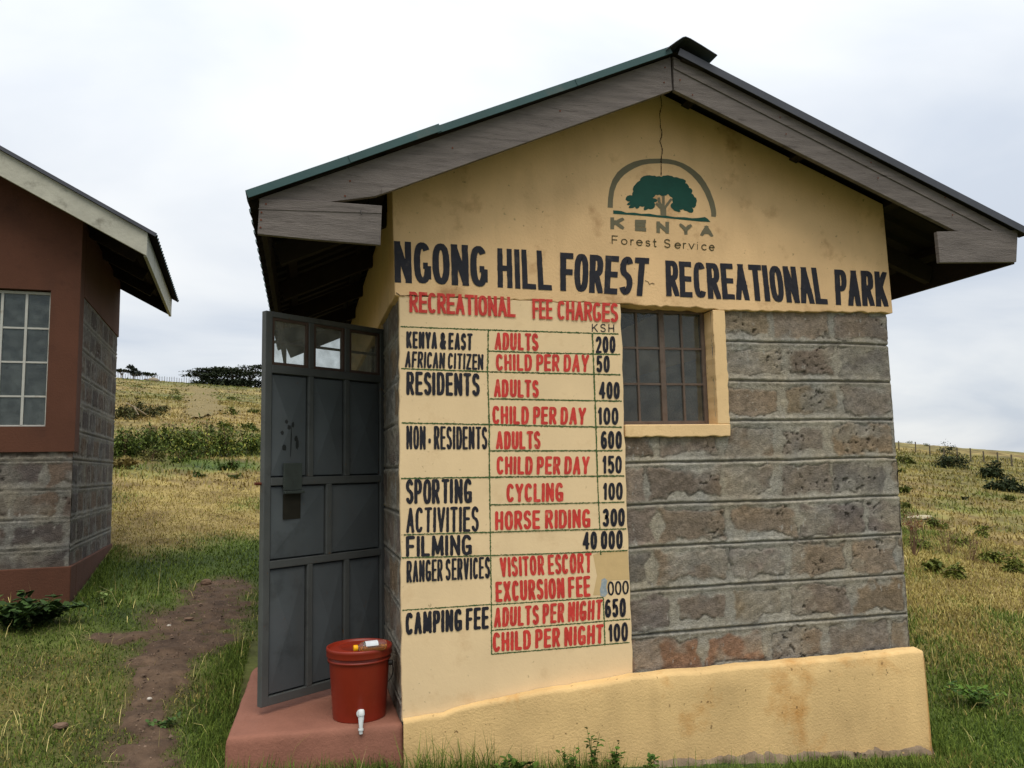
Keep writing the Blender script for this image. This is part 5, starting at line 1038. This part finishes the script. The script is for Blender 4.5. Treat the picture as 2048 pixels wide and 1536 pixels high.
rock('flat_stone', gat(*z5(250, 574)), (0.30, 0.15, 0.05), 'pale flat stone slab lying on the right hill beside a green bush', 11, mat('pale_stone', lin(168, 158, 130), 0.95, 0.15, 10, bump=0.4))
# loose stones on and beside the path
for i, (px, py, s, lb_) in enumerate([(412, 1171, (0.05, 0.035, 0.03), 'brown stone at the far end of the dirt path'), (122, 1460, (0.035, 0.026, 0.018), 'dark brown stone in the grass at the lower left'), (377, 1242, (0.035, 0.022, 0.010), 'flat grey stone in the middle of the dirt path'), (338, 1256, (0.016, 0.011, 0.008), 'small white pebble on the left half of the path'), (299, 1404, (0.015, 0.010, 0.008), 'white pebble near the near end of the path')]):
    rock('stone', gat(px, py)+np.array([0, 0, 0.015]), s, lb_, 20+i, mat('pebble', lin(190, 182, 170), 0.9, 0.1, 20) if i in (3, 4) else mat('brown_stone', lin(118, 96, 80), 0.95, 0.2, 14, bump=0.5), cat='stone')
rg = np.random.default_rng(64); gp = []; n = 1300; x = rg.uniform(-2.2, 0.2, 6000); y = rg.uniform(-1, 4.8, 6000); k = path_field(x, y) < 0.8; x = x[k][:n]; y = y[k][:n]; z = ground_z(x, y)+0.022
GV = []; GFc = []; GC = []
for i in range(len(x)):
    s = rg.lognormal(-5.4, 0.55); vs = rg.normal(0, 1, (6, 3)); oc = np.array([[1, 0, 0], [0, 1, 0], [-1, 0, 0], [0, -1, 0], [0, 0, 0.7], [0, 0, -0.7]])+vs*0.18
    o = len(GV)*6; GV.append(oc*s+np.array([x[i], y[i], z[i]])); GFc += [(o+a, o+b, o+c) for a, b, c in ((0, 1, 4), (1, 2, 4), (2, 3, 4), (3, 0, 4), (1, 0, 5), (2, 1, 5), (3, 2, 5), (0, 3, 5))]
    c = np.array(lin(126, 106, 90))*rg.uniform(0.4, 1.5); GC += [c]*6
me = bpy.data.meshes.new('gravel'); me.from_pydata(np.vstack(GV).tolist(), [], GFc); a = me.color_attributes.new('col', 'FLOAT_COLOR', 'POINT'); a.data.foreach_set('color', np.hstack([np.array(GC), np.ones((len(GC), 1))]).astype(np.float32).ravel()); tag(link('gravel', me, M_DIRT), kind='stuff')
# leafy weeds close by
def weed(name, px, py, w, h, label, n=60, leaf=0.035, c0=lin(44, 66, 30), c1=lin(92, 122, 50), seed=0, at=None, cat='weed', group=None, broad=0.75, stems=6):
    rg = np.random.default_rng(seed+500); b = np.array(at) if at is not None else gat(px, py); t = thing(name, tuple(b), label, cat, group); sm_ = MB(); V = []; C = []
    for k in range(stems):
        q = rg.uniform(0, 2*math.pi); r = rg.uniform(0.1, 0.5)*w; z = h*rg.uniform(0.55, 1.0); tip = b+np.array([r*math.cos(q), r*math.sin(q)*0.6, z]); mid = b+np.array([0.35*r*math.cos(q), 0.2*r*math.sin(q), z*0.55])
        sm_.tube([b+np.array([0.1*r*math.cos(q), 0, -0.02]), mid, tip], [0.0028, 0.0022, 0.001], 5, col=None)
        for j in range(max(2, n//stems)):
            f = rg.uniform(0.15, 1.0); p = (b*(1-f*2)+mid*f*2) if f < 0.5 else (mid*(2-2*f)+tip*(2*f-1)); a = rg.uniform(0, 2*math.pi); tl = rg.normal(0.3, 0.35); d = np.array([math.cos(a)*math.cos(tl), math.sin(a)*math.cos(tl), math.sin(tl)]); s = np.cross(d, [0, 0, 1]); s = s/(np.linalg.norm(s)+1e-9); l = leaf*rg.uniform(0.6, 1.3); ww = l*broad*0.5; up = np.cross(s, d)
            p = p+d*0.004
            pts = [p, p+d*l*0.35+s*ww+up*0.12*l, p+d*l*0.8+s*ww*0.55+up*0.03*l, p+d*l-up*0.1*l, p+d*l*0.8-s*ww*0.55+up*0.03*l, p+d*l*0.35-s*ww+up*0.12*l, p+d*l*0.45-up*0.02*l]
            V.append(pts); c = np.array(c0)+(np.array(c1)-np.array(c0))*rg.random(); C += [c]*7
    sm_.build('stems', mat('green_stem', lin(92, 108, 52), 0.8), t)
    V = np.array(V).reshape(-1, 3); m_ = len(V)//7; q = np.arange(m_)[:, None]*7; F = np.concatenate([q+np.array([0, 1, 2, 6]), q+np.array([6, 2, 3, 4]), q+np.array([0, 6, 4, 5])]); np_mesh('leaves', V, F, M_LEAF, t, np.array(C), smooth=True); return t
def base_pt(px, y=-0.20): p = ony(px, 1500, y); return (p[0], y, float(ground_z(p[0], y)))
for i, (px, w, h, n, lf, lb_) in enumerate([(1006, 0.16, 0.12, 40, 0.035, 'low round-leaved weed at the foot of the hut, left of the others'), (1048, 0.20, 0.10, 46, 0.05, 'broad-leaved weed lying against the ochre plinth'), (1142, 0.16, 0.17, 60, 0.024, 'small-leaved weed left of the tallest weed at the plinth'), (1185, 0.13, 0.27, 70, 0.026, 'tallest weed at the foot of the ochre plinth'), (1226, 0.20, 0.15, 80, 0.026, 'bushy small-leaved weed just right of the tallest weed'), (1290, 0.18, 0.09, 50, 0.03, 'low weed where the bare footing begins')]):
    weed('weed', 0, 0, w, h, lb_, n, lf, seed=i, at=base_pt(px), group='weeds along the foot of the hut', broad=0.8)
weed('weed', 30, 1262, 0.80, 0.24, 'dark broad-leaved weed clump against the brown house plinth, at the left edge', 420, 0.06, lin(38, 54, 30), lin(72, 96, 50), 11, stems=18, cat='weed', group='weeds by the brown house', broad=0.9)
weed('weed', 86, 1250, 0.55, 0.17, 'dark broad-leaved weed clump nearer the corner of the brown house', 340, 0.055, lin(40, 56, 30), lin(76, 100, 52), 12, stems=16, group='weeds by the brown house', broad=0.9)
weed('weed', 330, 1456, 0.20, 0.05, 'flat rosette weed in grass left of the step', 70, 0.024, lin(44, 64, 34), lin(84, 110, 58), 13, stems=9)
weed('weed', 204, 1210, 0.22, 0.10, 'small pale weed at the rear corner of the brown house', 60, 0.03, lin(70, 90, 44), lin(120, 138, 78), 14, stems=8)
weed('weed', 1960, 1420, 0.5, 0.16, 'leafy green weed patch right of the hut plinth', 160, 0.04, lin(52, 78, 32), lin(104, 134, 52), 15, stems=16)

# ------------------------------------------------------------------ grass, blade by blade near and tuft by tuft far
def blades(n, az0, az1, r0, r1, rg, hgt, wid, dens_pow=1.0, uni=False):
    a = np.radians(rg.uniform(az0, az1, n)); r = r0*(r1/r0)**(rg.random(n)**dens_pow); x = np.sin(a)*r; y = np.cos(a)*r-4.0
    return blade_geo(x, y, r, rg, hgt, wid)
def blade_geo(x, y, r, rg, hgt, wid, green=None, keep=None, zoff=0.0):
    k = ~((x > 0.44) & (x < 3.47) & (y > -0.14) & (y < 4.2)); k &= ~((x > -0.34) & (x <= 0.5) & (y > 0.0) & (y < 1.97))
    s = (x-HX0)*hE[0]+(y-HY0)*hE[1]; t = (x-HX0)*hD[0]+(y-HY0)*hD[1]; k &= ~((s > -3.0) & (s < 0.04) & (t > -0.03) & (t < HL))
    pf = path_field(x, y); k &= (pf > 0.85+0.6*rg.random(len(x))**2) | (rg.random(len(x)) < 0.14); k &= (seg_dist(x, y, PATH2, W2) > 1.0) | (rg.random(len(x)) < 0.35)
    if keep is not None: k &= keep(x, y)
    x, y, r = x[k], y[k], r[k]; n = len(x); g, n3, nn = meadow(x, y); z = ground_z(x, y)+zoff
    near_edge = np.clip((2.2-pf[k])/1.2, 0, 1)
    if green is not None: g = np.clip(g+green, 0, 1)
    h = hgt(r)*(0.45+1.1*rg.random(n))*(0.55+0.9*nn)*(1-0.45*near_edge); w = wid(r)*(0.7+0.6*rg.random(n))
    a = rg.random(n)*2*np.pi; lean = np.abs(rg.normal(0.75, 0.45, n)); d = np.stack([np.cos(a), np.sin(a), 0*a], 1); sd = np.stack([-np.sin(a+rg.normal(0, 0.9, n)), np.cos(a), 0*a], 1); sd /= np.linalg.norm(sd, axis=1)[:, None]
    p = np.stack([x, y, z-0.006], 1); up = np.array([0, 0, 1.0]); H = h[:, None]; Wd = w[:, None]*0.5; l1 = np.sin(lean*0.6)[:, None]; l2 = np.sin(np.minimum(lean*1.3, 1.5))[:, None]
    m1 = p+up*H*0.55*np.cos(lean*0.6)[:, None]+d*H*0.55*l1; tip = m1+up*H*0.5*np.cos(np.minimum(lean*1.5, 1.9))[:, None]+d*H*0.5*l2
    V = np.stack([p-sd*Wd, p+sd*Wd, m1+sd*Wd*0.8, m1-sd*Wd*0.8, tip], 1).reshape(-1, 3)
    q = np.arange(n)[:, None]*5; F = q+np.array([0, 1, 2, 3]); F3 = q+np.array([3, 2, 4])
    dryp = np.clip(1-g+rg.normal(0, 0.22, n), 0, 1) > 0.58; t = rg.random(n)[:, None]
    cg = np.array(lin(54, 74, 32))*(1-t)+np.array(lin(120, 138, 60))*t; cd = np.array(lin(118, 104, 56))*(1-t)+np.array(lin(184, 168, 100))*t
    C = np.where(dryp[:, None], cd, cg); az_ = np.degrees(np.arctan2(x, y+4.0)); C = C*(1-0.13*(1-sstep(6.5, 9.5, r))*(1-sstep(8, 25, az_)))[:, None]; far = sstep(9, 22, r)[:, None]; C = C*(1-0.75*far)+turf(x, y)*1.12*0.75*far  # blades at the near left carry the same shade in their colour
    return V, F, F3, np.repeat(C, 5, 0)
hg = lambda r: 0.026+0.0012*np.minimum(r, 40); wg = lambda r: 0.0024+0.00060*r
rg = np.random.default_rng(2024)
sets = [blades(16000, -62, 4, 1.0, 2.6, rg, hg, wg), blades(9000, -24, 8, 55, 205, rg, lambda r: 0.06+0.0011*r, lambda r: 0.08+0.0010*r), blades(150000, -26, 4, 2.6, 14, rg, hg, wg), blades(26000, -24, 8, 14, 70, rg, lambda r: 0.05+0.0022*r, lambda r: 0.010+0.0008*r),
        blades(130000, 33, 56, 4.2, 16, rg, lambda r: 0.036+0.0020*np.minimum(r, 30), wg), blades(26000, 32, 56, 16, 75, rg, lambda r: 0.05+0.0022*r, lambda r: 0.010+0.0008*r),
        blades(8000, 4, 34, 2.4, 4.2, rg, hg, wg)]
# longer, greener grass against walls, step and plinth
def strip(n, f, spread, lo, hi, gr, wd=0.0035):
    t = rg.random(n); p = np.array([f(k) for k in t]); x = p[:, 0]+rg.normal(0, spread, n); y = p[:, 1]-np.abs(rg.normal(0, spread, n)); r = np.hypot(x, y+4)
    return blade_geo(x, y, r, rg, lambda r_: np.full_like(r_, 0.5*(lo+hi))*(0.7+0.6*rg.random(len(r_))), lambda r_: np.full_like(r_, wd), green=gr)
sets += [strip(2600, lambda t: (0.5+1.0*t, -0.17), 0.05, 0.05, 0.12, 0.5), strip(480, lambda t: (0.48+0.42*t, -0.16), 0.03, 0.09, 0.19, 0.6, 0.0045), strip(3200, lambda t: (1.3+2.4*t, -0.24), 0.05, 0.04, 0.10, 0.5),
         strip(2200, lambda t: (-0.36+0.8*t, -0.05), 0.04, 0.05, 0.11, 0.4), strip(5000, lambda t: (-0.40, 2.0*t), 0.07, 0.03, 0.08, 0.5), strip(5200, lambda t: tuple(hfr(-1.4*t, -0.08, 0)[:2]), 0.09, 0.03, 0.07, 0.6), strip(2600, lambda t: tuple(hfr(0.10, 2.3*t, 0)[:2]), 0.07, 0.03, 0.07, 0.6), strip(5000, lambda t: (3.56, -0.1+2.6*t), 0.10, 0.06, 0.17, 0.6)]
def straws(n, x0, x1, y0, y1, lo, hi):
    x = rg.uniform(x0, x1, n); y = rg.uniform(y0, y1, n); V, F, F3, C = blade_geo(x, y, np.hypot(x, y+4), rg, lambda r: rg.uniform(lo, hi, len(r)), lambda r: 0.0016+0.0003*r)
    k = len(V)//5; c = np.array(lin(150, 140, 78))*(1-rg.random((k, 1)))+np.array(lin(206, 192, 132))*rg.random((k, 1)); return V, F, F3, np.repeat(c, 5, 0)
sets += [straws(1500, -3.0, 0.3, -1.4, 3.5, 0.07, 0.20), straws(1600, 3.6, 9.0, -0.4, 7.0, 0.08, 0.22)]
V = np.vstack([s[0] for s in sets]); C = np.vstack([s[3] for s in sets]); o = 0; Fq = []; F3 = []
for s in sets: Fq.append(s[1]+o); F3.append(s[2]+o); o += len(s[0])
gr = np_mesh('grass', V, np.vstack(Fq), M_GRASS, C=C, F3=np.vstack(F3)); tag(gr, kind='stuff')
